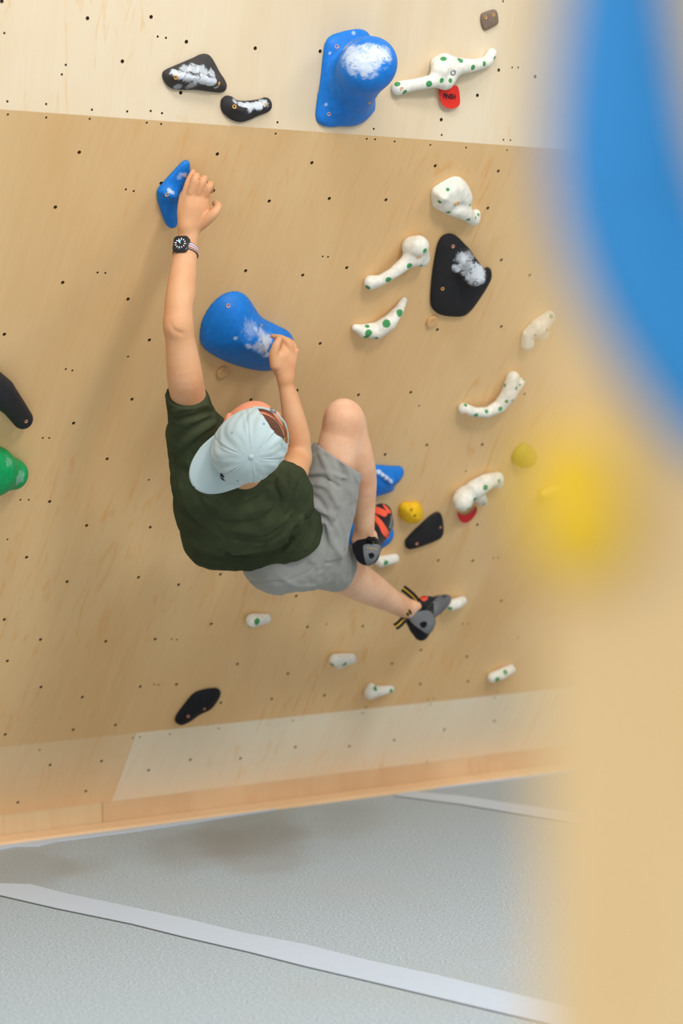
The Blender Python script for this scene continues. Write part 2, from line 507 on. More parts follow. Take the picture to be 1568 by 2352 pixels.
V1 = LOW.L(600, 294)[1]                     # joint with the upper wall
V2 = (LOW.L(310, 1687)[1] + LOW.L(1000, 1608)[1]) / 2   # joint with the bottom strip
V3 = LOW.L(700, 1786)[1]                    # fold to the kick board
used_holes = set()
def panel(name, pl, poly, mat, thick=.021, minis=.014):
    """plywood sheet, real bolt holes pushed through its face"""
    poly = [np.array(p, float) for p in poly]
    pts = [Vector(p) for p in poly]; edges = [(i, (i + 1) % len(poly)) for i in range(len(poly))]
    def inside(x, y, mg):
        c = False; dm = 9
        for i in range(len(poly)):
            a, b = poly[i], poly[(i + 1) % len(poly)]
            if (a[1] > y) != (b[1] > y) and x < (b[0] - a[0]) * (y - a[1]) / (b[1] - a[1]) + a[0]: c = not c
            e = b - a; t = np.clip(((x - a[0]) * e[0] + (y - a[1]) * e[1]) / e.dot(e), 0, 1)
            dm = min(dm, math.hypot(x - a[0] - t * e[0], y - a[1] - t * e[1]))
        return c and dm > mg
    circ = []
    for hi, (x, y, r) in enumerate(HOLE_LIST):
        if hi in used_holes: continue
        q = pl.L(x, y)
        if inside(q[0], q[1], r + .002):
            used_holes.add(hi); circ.append((q[0], q[1], r, len(pts)))
            n = 12
            for k in range(n): pts.append(Vector((q[0] + r * math.cos(k * 2 * math.pi / n), q[1] + r * math.sin(k * 2 * math.pi / n))))
            b = len(pts) - n; edges += [(b + k, b + (k + 1) % n) for k in range(n)]
    vs, es, fs, ov, *_ = delaunay_2d_cdt(pts, edges, [], 1, 1e-7)
    fs2 = []
    for f in fs:
        c = sum((np.array(vs[i]) for i in f), np.zeros(2)) / len(f)
        if any((c[0] - q[0]) ** 2 + (c[1] - q[1]) ** 2 < (q[2] * .97) ** 2 for q in circ): continue
        if inside(c[0], c[1], -1): fs2.append(f)
    bm = bmesh.new()
    T = [bm.verts.new((v[0], v[1], 0)) for v in vs]
    for f in fs2: bm.faces.new([T[i] for i in f])
    # rim of the sheet
    n = len(poly)
    bp = [bm.verts.new((p[0], p[1], -thick)) for p in poly]
    idx = {}
    for i in range(n):
        j = (i + 1) % n
        a = min(range(len(vs)), key=lambda k: (vs[k] - Vector(poly[i])).length); b = min(range(len(vs)), key=lambda k: (vs[k] - Vector(poly[j])).length)
        bm.faces.new([T[a], T[b], bp[j], bp[i]])
    bm.faces.new(bp)
    for (cx_, cy_, r, b) in circ:
        N = 12
        for k in range(N):
            a0 = k * 2 * math.pi / N; a1 = (k + 1) * 2 * math.pi / N
            q = [(cx_ + r * math.cos(a), cy_ + r * math.sin(a), z) for a, z in ((a0, 0), (a1, 0), (a1, -.016), (a0, -.016))]
            f = bm.faces.new([bm.verts.new(v) for v in q]); f.material_index = 1
        f = bm.faces.new([bm.verts.new((cx_ + r * math.cos(k * 2 * math.pi / N), cy_ + r * math.sin(k * 2 * math.pi / N), -.0158)) for k in range(N)]); f.material_index = 1
        if r > .005:     # threaded sleeve of the bolt nut sits inside
            for k in range(N):
                a0 = k * 2 * math.pi / N; a1 = (k + 1) * 2 * math.pi / N
                q = [(cx_ + rr * math.cos(a), cy_ + rr * math.sin(a), -.006) for rr, a in ((r, a0), (r, a1), (r * .7, a1), (r * .7, a0))]
                f = bm.faces.new([bm.verts.new(v) for v in q]); f.material_index = 2
    me = bpy.data.meshes.new(name); bm.to_mesh(me); bm.free()
    for m in (mat, HOLE, NUT): me.materials.append(m)
    o = obj(name, me, None, pl.mat()); o['kind'] = 'structure'
    return o

def uvline(pl, px, py): return pl.L(px, py)[:2]
# seam of the two lower sheets seen bottom left
sa = LOW.L(312, 1688); sb = LOW.L(255, 1845)
UL, UR = LOW.L(-400, 1000)[0], LOW.L(1400, 1000)[0] + 2.2
seam_top = sa[0]; seam_bot = sb[0]
UML = -2.2; UMR = 4.6
panel('wall_overhang', LOW, [(UML, V2), (UMR, V2), (UMR, V1), (UML, V1)], TAN)
panel('wall_strip', LOW, [(seam_bot, V3), (UMR, V3), (UMR, V2 - .0004), (seam_top, V2 - .0004)], STRIP)
panel('wall_strip', LOW, [(UML, V3), (seam_bot - .0008, V3), (seam_top - .0008, V2 - .0004), (UML, V2 - .0004)], STRIPL)
panel('wall_upper', UPP, [(UML, .0002), (UMR, .0002), (UMR, 2.6), (UML, 2.6)], BIRCH)
kz = -(KICK.o[2]) - .02
ks = KICK.L(236, 1872)[0]
panel('wall_kickboard', KICK, [(ks, kz), (UMR, kz), (UMR, -.0004), (ks, -.0004)], KICKM, thick=.02)
panel('wall_kickboard', KICK, [(UML, kz), (ks - .003, kz), (ks - .003, -.0004), (UML, -.0004)], KICKL, thick=.02)
# timber ledge along the foot of the wall
def strip_box(name, pl, u0, u1, v0, v1, w0, w1, mat, bev=.004):
    bm = bmesh.new(); bmesh.ops.create_cube(bm, size=1)
    for v in bm.verts:
        v.co = Vector((u0 if v.co.x < 0 else u1, v0 if v.co.y < 0 else v1, w0 if v.co.z < 0 else w1))
    if bev: bmesh.ops.bevel(bm, geom=bm.edges[:], offset=bev, segments=2, affect='EDGES')
    me = bpy.data.meshes.new(name); bm.to_mesh(me); bm.free(); me.materials.append(mat)
    return obj(name, me, None, pl.mat())
ledge_w = .0
FL = Plane((0, 0, .004), 0)
class FloorP:
    def hit(s, px, py, z=0.0):
        r = cw(ray(px, py)); t = (z - CAM[2]) / r[2]; return CAM + r * t
FP = FloorP()
q = FP.hit(700, 1844, .012)
ledge_w = KICK.loc(q)[2]
print('ledge depth', ledge_w, 'kick top z', KICK.o[2])
o = strip_box('trim_1', KICK, UML, UMR, -KICK.o[2] - .02, -KICK.o[2] + .012, .0005, ledge_w, LEDGE); o['kind'] = 'structure'

# floor: three crash-mat covers that meet under tape
def heather(name):
    m = NT(name)
    n1 = m.noise(140, 5, .85); n2 = m.noise(420, 2, .6); n3 = m.noise(1.3, 3, .6)
    c = m.ramp(n1, [(.39, lin(132, 144, 156)), (.5, lin(172, 183, 188)), (.60, lin(206, 214, 215))])
    c = m.mix(m.rng(n2, .4, .62, 0, .55), c, lin(168, 180, 188))
    c = m.mix(m.rng(n3, .5, .66, 0, .22, True), c, lin(176, 176, 172))
    # scuffed, dusty patches by the wall
    for (px, py, rx_, st) in STAINS:
        p = FP.hit(px, py)
        v = m.n('ShaderNodeVectorMath', operation='MULTIPLY'); m.l(m.coord(), v.inputs[0]); v.inputs[1].default_value = (1, .33, 1)
        d = m.dist((p[0], p[1] * .33, 0), v.outputs[0])
        e = m.math('ADD', d, m.math('MULTIPLY', m.noise(2.2, 2), .25))
        c = m.mix(m.rng(e, rx_ + .08, rx_ + .2, st, 0, True), c, lin(150, 146, 138))
    m.bump(n1, .35, .0012)
    return m.done(c, .95, .1)
STAINS = [(590, 1955, .13, .42), (440, 1945, .12, .36), (60, 1995, .12, .4), (200, 1985, .04, .3), (560, 1890, .16, .4), (800, 1880, .1, .25)]
MAT = heather('mat_cover')
me = bpy.data.meshes.new('floor')
bm = bmesh.new()
a = KICK.o + KICK.u * -9 + KICK.n * 0; b = KICK.o + KICK.u * UMR
c = b - AWAY * 12 + H_W * 6; d = a - AWAY * 12
vs_ = [bm.verts.new((p[0], p[1], 0)) for p in (a, d, c, b)]
vb_ = [bm.verts.new((p[0], p[1], -.3)) for p in (a, d, c, b)]
bm.faces.new(vs_); bm.faces.new(vb_[::-1])
for i in range(4): bm.faces.new([vs_[i], vb_[i], vb_[(i + 1) % 4], vs_[(i + 1) % 4]])
bmesh.ops.recalc_face_normals(bm, faces=bm.faces)
bm.to_mesh(me); bm.free(); me.materials.append(MAT)
floor = obj('floor', me); floor['kind'] = 'structure'
TAPE = plain('seam_tape', lin(196, 208, 222), .55, .4, .02, 40)
GAPM = plain('seam_gap', lin(95, 96, 96), .9, .1)
def floor_poly(name, pix, z0, z1, mat, wob=0):
    P3 = [FP.hit(x, y) for x, y in pix]
    bm = bmesh.new()
    T = [bm.verts.new((p[0], p[1], z1)) for p in P3]; B = [bm.verts.new((p[0], p[1], z0)) for p in P3]
    bm.faces.new(T); n = len(T)
    for i in range(n): bm.faces.new([T[i], B[i], B[(i + 1) % n], T[(i + 1) % n]])
    bmesh.ops.recalc_face_normals(bm, faces=bm.faces)
    me = bpy.data.meshes.new(name); bm.to_mesh(me); bm.free(); me.materials.append(mat)
    return obj(name, me, floor)
lowl = [(-330, 1984), (-60, 2044), (0, 2057), (130, 2087), (300, 2122), (420, 2152), (571, 2187), (700, 2220), (850, 2255), (1000, 2291), (1205, 2340), (1420, 2392), (1800, 2484)]
uppl = [(-330, 1980), (-60, 2018), (0, 2030), (70, 2032), (150, 2053), (300, 2084), (430, 2112), (560, 2144), (700, 2170), (850, 2208), (1000, 2240), (1205, 2290), (1420, 2342), (1800, 2434)]
floor_poly('seam_tape', lowl + uppl[::-1], -.001, .0022, TAPE)
floor_poly('seam_gap', [(x, y + 2.2) for x, y in lowl] + lowl[::-1], -.001, .0006, GAPM)
floor_poly('seam_tape', [(905, 1828), (1060, 1848), (1173, 1867), (1330, 1892), (1900, 1976), (1900, 1952), (1330, 1868), (1173, 1846), (1060, 1829), (940, 1818)], -.001, .0022, TAPE)
floor_poly('seam_gap', [(905, 1828), (1060, 1848), (1173, 1867), (1330, 1892), (1330, 1893.6), (1173, 1868.6), (1060, 1849.6), (905, 1829.5)], -.001, .0006, GAPM)
edge_t = [(-700, 2027), (-60, 1943), (0, 1934), (150, 1918), (350, 1893), (700, 1844.5), (1000, 1806), (1240, 1775), (1500, 1741), (1900, 1689)]
edge_b = [(-700, 2046), (-60, 1962), (0, 1952), (36, 1945), (90, 1944), (130, 1934), (220, 1922), (300, 1912), (420, 1894), (700, 1850), (900, 1824), (1000, 1812), (1240, 1782), (1500, 1748), (1900, 1696)]
floor_poly('seam_tape', edge_t + edge_b[::-1], -.001, .004, TAPE)
# ================================================================== climbing holds
def plastic(name, col, chalk=(), dots=(), rough=.62, dotc=lin(22, 140, 66), chalkc=lin(222, 230, 238), grit=.35, spread=.3):
    """chalk: (x,y,z,r,strength) in object space; dots: (x,y,z,r)"""
    m = NT(name)
    n1 = m.noise(60, 4, .6); n2 = m.noise(700, 2)
    a = tuple(c * .9 for c in col[:3]) + (1,); b = tuple(min(1, c * 1.1) for c in col[:3]) + (1,)
    c = m.ramp(n1, [(.35, a), (.65, b)])
    n3 = m.noise(38, 5, .75, dist=1.0)
    for (x, y, z, r, st) in chalk:
        d = m.dist((x, y, z))
        e = m.math('ADD', m.math('MULTIPLY', d, 1 / r), m.math('MULTIPLY', m.math('SUBTRACT', n3, .5), 3.2))
        f = m.rng(e, .95 - spread, .95 + spread, st, 0, True)
        c = m.mix(f, c, chalkc)
    for (x, y, z, r) in dots:
        d = m.dist((x, y, z))
        d = m.math('ADD', d, m.math('MULTIPLY', m.math('SUBTRACT', n1, .5), r * .35))
        f = m.rng(d, r * .88, r * 1.04, .94, 0)
        c = m.mix(f, c, dotc)
    m.bump(n2, grit, .0008)
    return m.done(c, rough, .35)
STEEL = plain('bolt_steel', lin(150, 158, 165), .35, .5, metal=.8)
BRASS = plain('bolt_brass', lin(232, 170, 92), .4, .5, metal=.35)
SALMON = plain('screw_copper', lin(226, 160, 130), .45, .5, metal=.2)
DARK = plain('socket_dark', lin(46, 36, 28), .8, .2)
def ring_mesh(r, mat):
    bm = bmesh.new(); N = 20
    prof = [(r * 1.0, -.002), (r * 1.0, .0004), (r * .9, .0010), (r * .62, .0004), (r * .42, -.0016)]
    rows = [[bm.verts.new((a * math.cos(2 * math.pi * k / N), a * math.sin(2 * math.pi * k / N), z)) for k in range(N)] for a, z in prof]
    for i in range(len(rows) - 1):
        for k in range(N):
            bm.faces.new([rows[i][k], rows[i][(k + 1) % N], rows[i + 1][(k + 1) % N], rows[i + 1][k]])
    f = bm.faces.new(rows[-1]); f.material_index = 1
    me = bpy.data.meshes.new('bolt'); bm.to_mesh(me); bm.free()
    me.materials.append(mat); me.materials.append(DARK); return me
HOLDS = {}
def hold(name, label, cat, pl, c, build, col, chalk=(), dots=(), bolts=(), vox=.0028, group=None, smooth=1, **kw):
    o0 = pl.L(*c); M = pl.mat() @ Matrix.Translation(Vector(o0))
    zs = pl.depth(*c) / FPX
    W = lambda x, y, w=0.: pl.L(x, y, w) - o0
    s = SDF(); build(s, W, zs)
    me = s.mesh(name, vox, [], wmin=.0005, smooth_it=smooth)
    bv = bvh_of(me, M)
    Mi = M.inverted()
    def at(x, y):
        h, n = cast(bv, x, y)
        return None if h is None else Mi @ h
    ck = []
    for (x, y, r, st) in chalk:
        p = at(x, y)
        if p is not None: ck.append((*p, r * zs, st * .8))
    dt = []
    for (x, y, r) in dots:
        p = at(x, y)
        if p is None:
            for dx, dy in ((0, -3), (-3, 0), (3, 0), (0, 3), (0, -6), (-4, -4)):
                p = at(x + dx, y + dy)
                if p is not None: break
        if p is not None: dt.append((*p, r * zs * 1.12))
    me.materials.append(plastic(name + '_resin', col, ck, dt, **kw))
    root = empty(name); root.matrix_world = M; tag(root, label, cat, group)
    o = bpy.data.objects.new('grip', me); link(o, root)
    for (x, y, r, mt) in bolts:
        h, n = cast(bv, x, y)
        if h is None: continue
        b = bpy.data.objects.new('bolt', ring_mesh(r * zs, mt)); link(b, root)
        q = Vector(n).to_track_quat('Z', 'Y').to_matrix().to_4x4(); q.translation = h + n * .0006
        b.matrix_basis = Mi @ q
    return root, bv
def plate(outline, h0, H, D, edge=.006, bumps=(), n=6, hmax=.16):
    """bumps: (px,py,amp,sigma_px[,ux,uy elongation])"""
    def b(s, W, zs):
        pts = [W(*p)[:2] for p in cr(outline, n)]
        bl = []
        for q in bumps:
            if len(q) == 4: bl.append((W(q[0], q[1], q[2] + h0 + H * .7)[:2], None, q[2], q[3] * zs))
            else: bl.append((W(q[0], q[1], q[4] + h0 + H * .7)[:2], W(q[2], q[3], q[4] + h0 + H * .7)[:2], q[4], q[5] * zs))
        def hg(u, v, d):
            h = h0 + H * (1 - np.exp(-d / D))
            for a, c, amp, sg in bl:
                if c is None: d2 = (u - a[0]) ** 2 + (v - a[1]) ** 2
                else:
                    e = c - a; t = np.clip(((u - a[0]) * e[0] + (v - a[1]) * e[1]) / e.dot(e), 0, 1)
                    d2 = (u - a[0] - t * e[0]) ** 2 + (v - a[1] - t * e[1]) ** 2
                h = h + amp * np.exp(-d2 / sg ** 2) * np.minimum(1, d / .02)
            return h
        s.slab(pts, hg, edge, hmax=hmax)
    return b
def sausage(chains, k=.012, lift=.0):
    """chains: lists of (px,py,r_px[,w])"""
    def b(s, W, zs):
        for ch in chains:
            P_, R_ = [], []
            for q in ch:
                r = q[2] * zs; w = q[3] if len(q) > 3 else r * .75 + lift
                P_.append(W(q[0], q[1], w)); R_.append(r)
            if len(ch) == 1: P_ *= 2; R_ *= 2
            s.chain(P_, R_, k)
    return b
def both(*fs):
    def b(s, W, zs):
        for f in fs: f(s, W, zs)
    return b
BLUE = lin(14, 120, 212); BLACK = lin(34, 33, 36); WHITE = lin(232, 229, 216)

hold('climbing_hold', 'charcoal wedge hold streaked with chalk fingerprints, leftmost on the pale upper wall', 'climbing hold', UPP, (445, 170),
     plate([(371,170),(378,160),(400,150),(440,133),(460,124),(476,125),(488,140),(500,163),(513,183),(517,198),(511,210),(498,212),(470,209),(445,206),(415,206),(392,203),(376,188)],
           .012, .024, .03, bumps=[(400, 168, 500, 192, .02, 17)]), lin(62, 58, 56),
     chalk=[(400,165,10,.9),(415,172,12,.95),(432,178,14,.95),(450,182,13,.95),(468,185,14,.95),(485,188,13,.95),(425,158,14,.7),(445,160,15,.75),(465,160,14,.75),(487,168,10,.7),(440,195,12,.5),(410,200,10,.4),(497,200,7,.6)],
     bolts=[(404,178,5.5,BRASS),(503,192,4,BRASS)], rough=.8)
hold('climbing_hold', 'small charcoal crescent hold with a chalky upper rim, beside the wedge hold', 'climbing hold', UPP, (562, 248),
     plate([(505,243),(507,228),(518,219),(530,221),(541,229),(562,231),(590,228),(608,223),(618,229),(621,243),(614,256),(590,266),(565,277),(545,280),(525,272),(510,258)],
           .01, .024, .022, bumps=[(540, 250, 605, 240, .012, 14)]), lin(52, 50, 50),
     chalk=[(555,240,11,.85),(572,243,13,.95),(590,240,13,.95),(606,236,11,.9),(540,233,8,.7)], bolts=[(538,245,5,BRASS),(610,240,3.5,BRASS)], rough=.8)
def big_blue(s, W, zs):
    plate([(745,98),(760,80),(800,68),(830,67),(846,80),(856,120),(856,180),(857,245),(850,259),(830,272),(795,286),(760,292),(735,287),(724,272),(724,245),(733,190),(739,130)], .012, .035, .05, edge=.01)(s, W, zs)
    s.cap(W(795, 215, .02), W(842, 152, .12), 46 * zs, 56 * zs, .04)
    s.cap(W(812, 245, .0), W(820, 190, .07), 36 * zs, 44 * zs, .04)
    s.ell(W(843, 149, .13), [W(60, 10) - W(0, 0), W(0, -100) - W(0, 0), (0, 0, 1)], (62 * zs, 57 * zs, 60 * zs), .04)
hold('climbing_hold', 'large blue hold with a bulbous chalk-dusted knob, on the pale upper wall', 'climbing hold', UPP, (800, 180), big_blue, BLUE,
     chalk=[(815,125,26,.85),(862,122,26,.95),(880,120,20,.8),(835,155,22,.75),(800,130,20,.6),(850,145,24,.7),(795,105,14,.4),(806,160,10,.6),(748,240,4,.7),(757,122,3,.8),(812,75,5,.6)],
     bolts=[(773,107,5,SALMON),(755,262,4.5,SALMON),(848,236,4,BRASS)], vox=.0042, rough=.5, grit=.25, spread=.5)
hold('climbing_hold', 'white green-spotted long bent hold above the red FINISH card', 'climbing hold', UPP, (1020, 165),
     sausage([[(914,203,15.5),(925,200,15),(955,194,13,.03),(990,187,15,.04),(1020,178,24)],[(1004,146,16),(1010,160,22,.035)],[(1022,186,20,.03),(1035,170,17,.03)],[(1020,140,18),(1040,158,19,.035)],
              [(1025,150,22,.03),(1060,152,18,.04),(1090,150,14,.035),(1118,142,13),(1129,123,12.5)]], k=.012), WHITE,
     dots=[(1018,135,7),(1057,138,7),(1086,155,6.5),(1112,147,6),(912,192,7),(985,193,7),(1014,185,5.5),(1034,185,5),(1140,137,4),(929,215,6)],
     bolts=[(1040,167,7,STEEL),(922,204,4,SALMON)])
hold('screw_on_hold', 'small grey-brown squarish plate hold near the top edge of the wall', 'climbing hold', UPP, (1120, 46),
     plate([(1102,36),(1107,29),(1128,22),(1137,24),(1141,42),(1140,54),(1130,61),(1113,69),(1107,66),(1102,50)], .009, .005, .008, edge=.004), lin(124, 106, 90),
     bolts=[(1115,40,4,BRASS),(1133,34,4,BRASS)], rough=.7)
hold('climbing_hold', 'angular blue kite-shaped hold gripped by the hand wearing the watch', 'climbing hold', LOW, (398, 448),
     plate([(422,368),(431,368),(434,378),(434,405),(424,445),(408,480),(405,512),(396,521),(386,520),(376,506),(362,465),(359,442),(363,430),(385,405),(408,380)], .010, .012, .03, edge=.006,
           bumps=[(372,446,404,454,.022,14)]), BLUE,
     chalk=[(388,438,6,.75),(396,442,5,.65),(412,405,8,.4),(424,402,6,.5)], bolts=[(383,447,4.5,BRASS),(426,404,4,SALMON)], rough=.5)
hold('climbing_hold', 'large blue teardrop hold gripped by the bare-wristed hand', 'climbing hold', LOW, (560, 765),
     plate([(458,775),(462,740),(479,706),(504,680),(530,669),(553,671),(571,685),(586,708),(602,728),(636,746),(660,759),(672,776),(672,796),(652,824),(615,847),(570,845),(520,830),(484,812),(464,795)],
           .012, .075, .06, edge=.01, bumps=[(600,785,640,795,.025,40)]), BLUE,
     chalk=[(600,770,16,.7),(612,785,18,.9),(605,800,15,.85),(590,795,12,.7),(625,810,14,.7),(575,755,20,.35),(540,776,5,.7),(586,755,6,.6),(570,797,8,.6),(612,815,9,.6)],
     bolts=[(524,702,5,SALMON),(600,747,3,BRASS)], vox=.0036, rough=.5, spread=.5)
hold('climbing_hold', 'white green-spotted blocky hold with a short tail, above the big black hold', 'climbing hold', LOW, (1045, 462),
     both(plate([(988,446),(994,430),(1022,412),(1042,404),(1056,406),(1070,420),(1078,440),(1075,460),(1074,478),(1066,494),(1040,494),(1012,484),(992,472)], .02, .03, .016, edge=.012, bumps=[(1012,462,.022,22),(1050,425,.012,18),(1046,468,-.02,11)]),
          sausage([[(1050,482,15,.03),(1070,491,15,.03),(1086,503,15)],[(1088,502,13),(1093,490,10)]], k=.014)), WHITE,
     dots=[(1028,435,4.3),(1009,464,4.5),(1029,488,5),(1075,505,5),(1098,493,3.5),(1092,500,3),(1079,471,3)], bolts=[(1048,468,6.5,BRASS)])
hold('climbing_hold', 'white green-spotted bone-shaped hold with a bulbous head, left of the big black hold', 'climbing hold', LOW, (910, 605),
     sausage([[(945,566,23,.02),(958,566,24,.035)],[(962,566,22,.03),(973,592,14,.03)],[(955,592,20,.035),(970,602,12,.03)],[(950,585,20,.03),(930,605,16,.035),(900,629,12.5,.04),(872,645,13,.03),(852,649,17)]], k=.014), WHITE,
     dots=[(976,576,5.5),(940,611,6.5),(966,617,5),(892,643,6.5),(844,664,6)], bolts=[(962,590,5,BRASS)])
def blk(s, W, zs):
    plate([(1018,538),(1034,535),(1050,543),(1070,565),(1088,597),(1104,618),(1118,612),(1126,620),(1123,643),(1094,690),(1072,716),(1052,725),(1012,722),(993,710),(986,690),(990,630),(1000,570),(1008,548)], .01, .022, .03, edge=.006)(s, W, zs)
    s.cap(W(1072, 597, .03), W(1098, 634, .06), 18 * zs, 21 * zs, .03)
    s.cap(W(1050, 622, .03), W(1085, 640, .05), 7 * zs, 17 * zs, .02)
hold('climbing_hold', 'big black shield-shaped hold with a chalk-whitened knob', 'climbing hold', LOW, (1055, 635), blk, BLACK,
     chalk=[(1098,628,22,.9),(1085,640,18,.8),(1070,610,18,.7),(1060,595,14,.6),(1050,615,9,.7),(1075,590,16,.4),(1100,650,14,.8),(1042,612,5,.6)],
     bolts=[(1040,566,4.5,SALMON),(1016,663,4.5,BRASS),(1092,650,6,STEEL)], vox=.0034, rough=.75)
hold('climbing_hold', 'white green-spotted smile-shaped crescent hold below the bone-shaped hold', 'climbing hold', LOW, (870, 740),
     sausage([[(816,753,9),(836,760,16),(866,759,20),(893,741,18,.03),(915,714,12,.02),(927,690,8)]], k=.01), WHITE,
     dots=[(846,765,8),(887,743,9),(918,719,8),(841,780,6),(864,783,5),(843,749,5)], bolts=[(894,765,4,BRASS)])
hold('climbing_hold', 'white lumpy hold half veiled by the blurred blue edge', 'climbing hold', LOW, (1235, 765),
     sausage([[(1212,788,16),(1214,768,15),(1238,752,22),(1262,728,15)],[(1245,765,16)]], k=.014), WHITE, dots=[(1267,727,5),(1257,758,4),(1230,770,3)])
hold('climbing_hold', 'white green-spotted hooked hold curling upward beneath the blurred lumpy hold', 'climbing hold', LOW, (1130, 905),
     sausage([[(1064,938,13),(1090,947,11,.03),(1120,947,12,.035),(1148,932,16,.03),(1168,905,18,.03),(1178,868,16)],[(1172,900,18,.02),(1196,878,11)]], k=.014), WHITE,
     dots=[(1069,930,4.5),(1093,954,5),(1117,945,4.5),(1149,939,5),(1163,922,4),(1159,885,4),(1186,892,4),(1177,923,3),(1203,872,3),(1194,884,3)], bolts=[(1070,950,4,BRASS)])
hold('climbing_hold', 'small olive-green domed hold beside the blurred yellow shape', 'climbing hold', LOW, (1203, 1045),
     plate([(1174,1052),(1182,1032),(1200,1018),(1210,1018),(1227,1032),(1232,1048),(1220,1065),(1200,1071),(1182,1066)], .01, .03, .02), lin(176, 160, 44))
hold('climbing_hold', 'white green-spotted chunky hold above the lower red card', 'climbing hold', LOW, (1095, 1130),
     sausage([[(1058,1148,19,.035),(1062,1152,22,.045)],[(1064,1135,16)],[(1068,1140,20,.03),(1090,1124,22,.035),(1116,1108,20,.03),(1142,1098,15)],[(1144,1108,14)],[(1100,1138,16,.03),(1108,1150,12)]], k=.016), WHITE,
     dots=[(1115,1120,6),(1090,1147,5.5),(1146,1105,4.5),(1112,1158,5),(1075,1169,4)])
hold('climbing_hold', 'pale yellow low hold fading into the blurred yellow shape', 'climbing hold', LOW, (1262, 1130),
     sausage([[(1250,1133,11),(1280,1125,14)]]), lin(226, 196, 110))
hold('climbing_hold', 'blue fin-shaped hold with a chalk stripe, poking out behind the bent shin', 'climbing hold', LOW, (878, 1105),
     plate([(835,1078),(862,1067),(895,1069),(918,1070),(925,1080),(916,1098),(904,1110),(897,1124),(862,1136),(835,1138),(822,1108)], .01, .035, .03, bumps=[(862,1078,902,1110,.015,8)]), BLUE,
     chalk=[(870,1084,6,.9),(879,1091,6,.95),(888,1098,6.5,.95),(897,1105,7,.9)], rough=.5)
def vol(s, W, zs):
    s.cap(W(832, 1232, .06), W(862, 1222, .13), 34 * zs, 26 * zs, .04)
    s.cap(W(828, 1252, .03), W(875, 1226, .125), 30 * zs, 26 * zs, .04)
    s.cap(W(810, 1215, .0), W(826, 1226, .06), 20 * zs, 26 * zs, .03)
hold('climbing_hold', 'blue bulging foothold under the shoe with orange straps', 'climbing hold', LOW, (840, 1235), vol, BLUE, rough=.5, vox=.0034)
hold('climbing_hold', 'small bright yellow dimpled hold right of the orange-strapped shoe', 'climbing hold', LOW, (940, 1173),
     plate([(914,1175),(917,1160),(929,1151),(942,1153),(954,1150),(966,1160),(968,1175),(960,1189),(945,1197),(930,1197),(918,1189)], .014, .03, .02, edge=.01), lin(236, 186, 20),
     bolts=[(944,1171,3,DARK),(952,1184,3,DARK)])
hold('climbing_hold', 'flat black triangular hold below the bright yellow hold', 'climbing hold', LOW, (975, 1220),
     plate([(929,1248),(931,1237),(960,1207),(988,1182),(1003,1175),(1012,1182),(1016,1210),(1013,1226),(1000,1237),(965,1251),(940,1258),(931,1256)], .012, .02, .03), BLACK, bolts=[(957,1249,3.5,SALMON),(1011,1211,3,SALMON)], rough=.8)
FT = [
 ('white foothold with one green spot, just below the orange-strapped shoe', (890,1288), [[(874,1290,14),(905,1283,12)]], [(886,1293,6)]),
 ('white foothold touched by the toe of the extended grey shoe', (1048,1386), [[(1036,1390,13,.03),(1050,1386,13,.03),(1061,1380,11)]], [(1033,1398,5)]),
 ('leftmost white foothold, alone under the hanging shorts', (595,1424), [[(580,1425,16,.025),(611,1421,12)],[(576,1432,10)]], [(591,1428,8),(574,1440,6)]),
 ('white rounded foothold with two green spots along its lower rim', (788,1517), [[(770,1516,15,.025),(806,1513,13)],[(780,1524,13)]], [(762,1528,6),(791,1526,6)]),
 ('white beak-shaped foothold nearest to the pale bottom strip', (870,1588), [[(848,1594,12),(852,1578,10)],[(852,1590,15),(896,1583,9)]], [(862,1581,6),(898,1587,5)]),
 ('white slanting foothold furthest right above the pale bottom strip', (1152,1548), [[(1131,1556,12,.02),(1152,1548,13,.025),(1174,1537,11)]], [(1142,1561,6),(1161,1544,6),(1182,1530,4)]),
]
for lab, c, ch, dt in FT:
    hold('foothold', lab, 'climbing hold', LOW, c, sausage(ch, .012), WHITE, dots=dt, group='white spotted footholds low on the wall')
hold('climbing_hold', 'flat black leaf-shaped hold low on the wall, above the pale bottom strip', 'climbing hold', LOW, (455, 1620),
     plate([(401,1655),(404,1641),(423,1615),(443,1592),(464,1583),(493,1579),(504,1585),(500,1600),(482,1624),(455,1638),(432,1654),(412,1662)], .012, .018, .03), lin(20, 22, 28), bolts=[(432,1645,3.5,SALMON),(469,1628,3,SALMON)], rough=.8)
hold('climbing_hold', 'long black rail hold cut off by the left edge of the picture', 'climbing hold', LOW, (10, 915),
     sausage([[(-110,820,36,.03),(-40,868,36,.03),(0,900,35,.03),(30,932,27,.025),(52,962,24,.02)]], .02), lin(36, 37, 40), chalk=[(72,938,9,.6),(66,925,5,.5)], bolts=[(60,968,4.5,SALMON)])
hold('climbing_hold', 'smooth green rounded hold cut off by the left edge of the picture', 'climbing hold', LOW, (-10, 1085),
     sausage([[(-90,1070,66,.03),(-20,1082,60,.03),(28,1089,37,.025)]], .03), lin(0, 152, 84), chalk=[(45,1100,16,.28),(20,1060,12,.18)], rough=.5, vox=.0036)

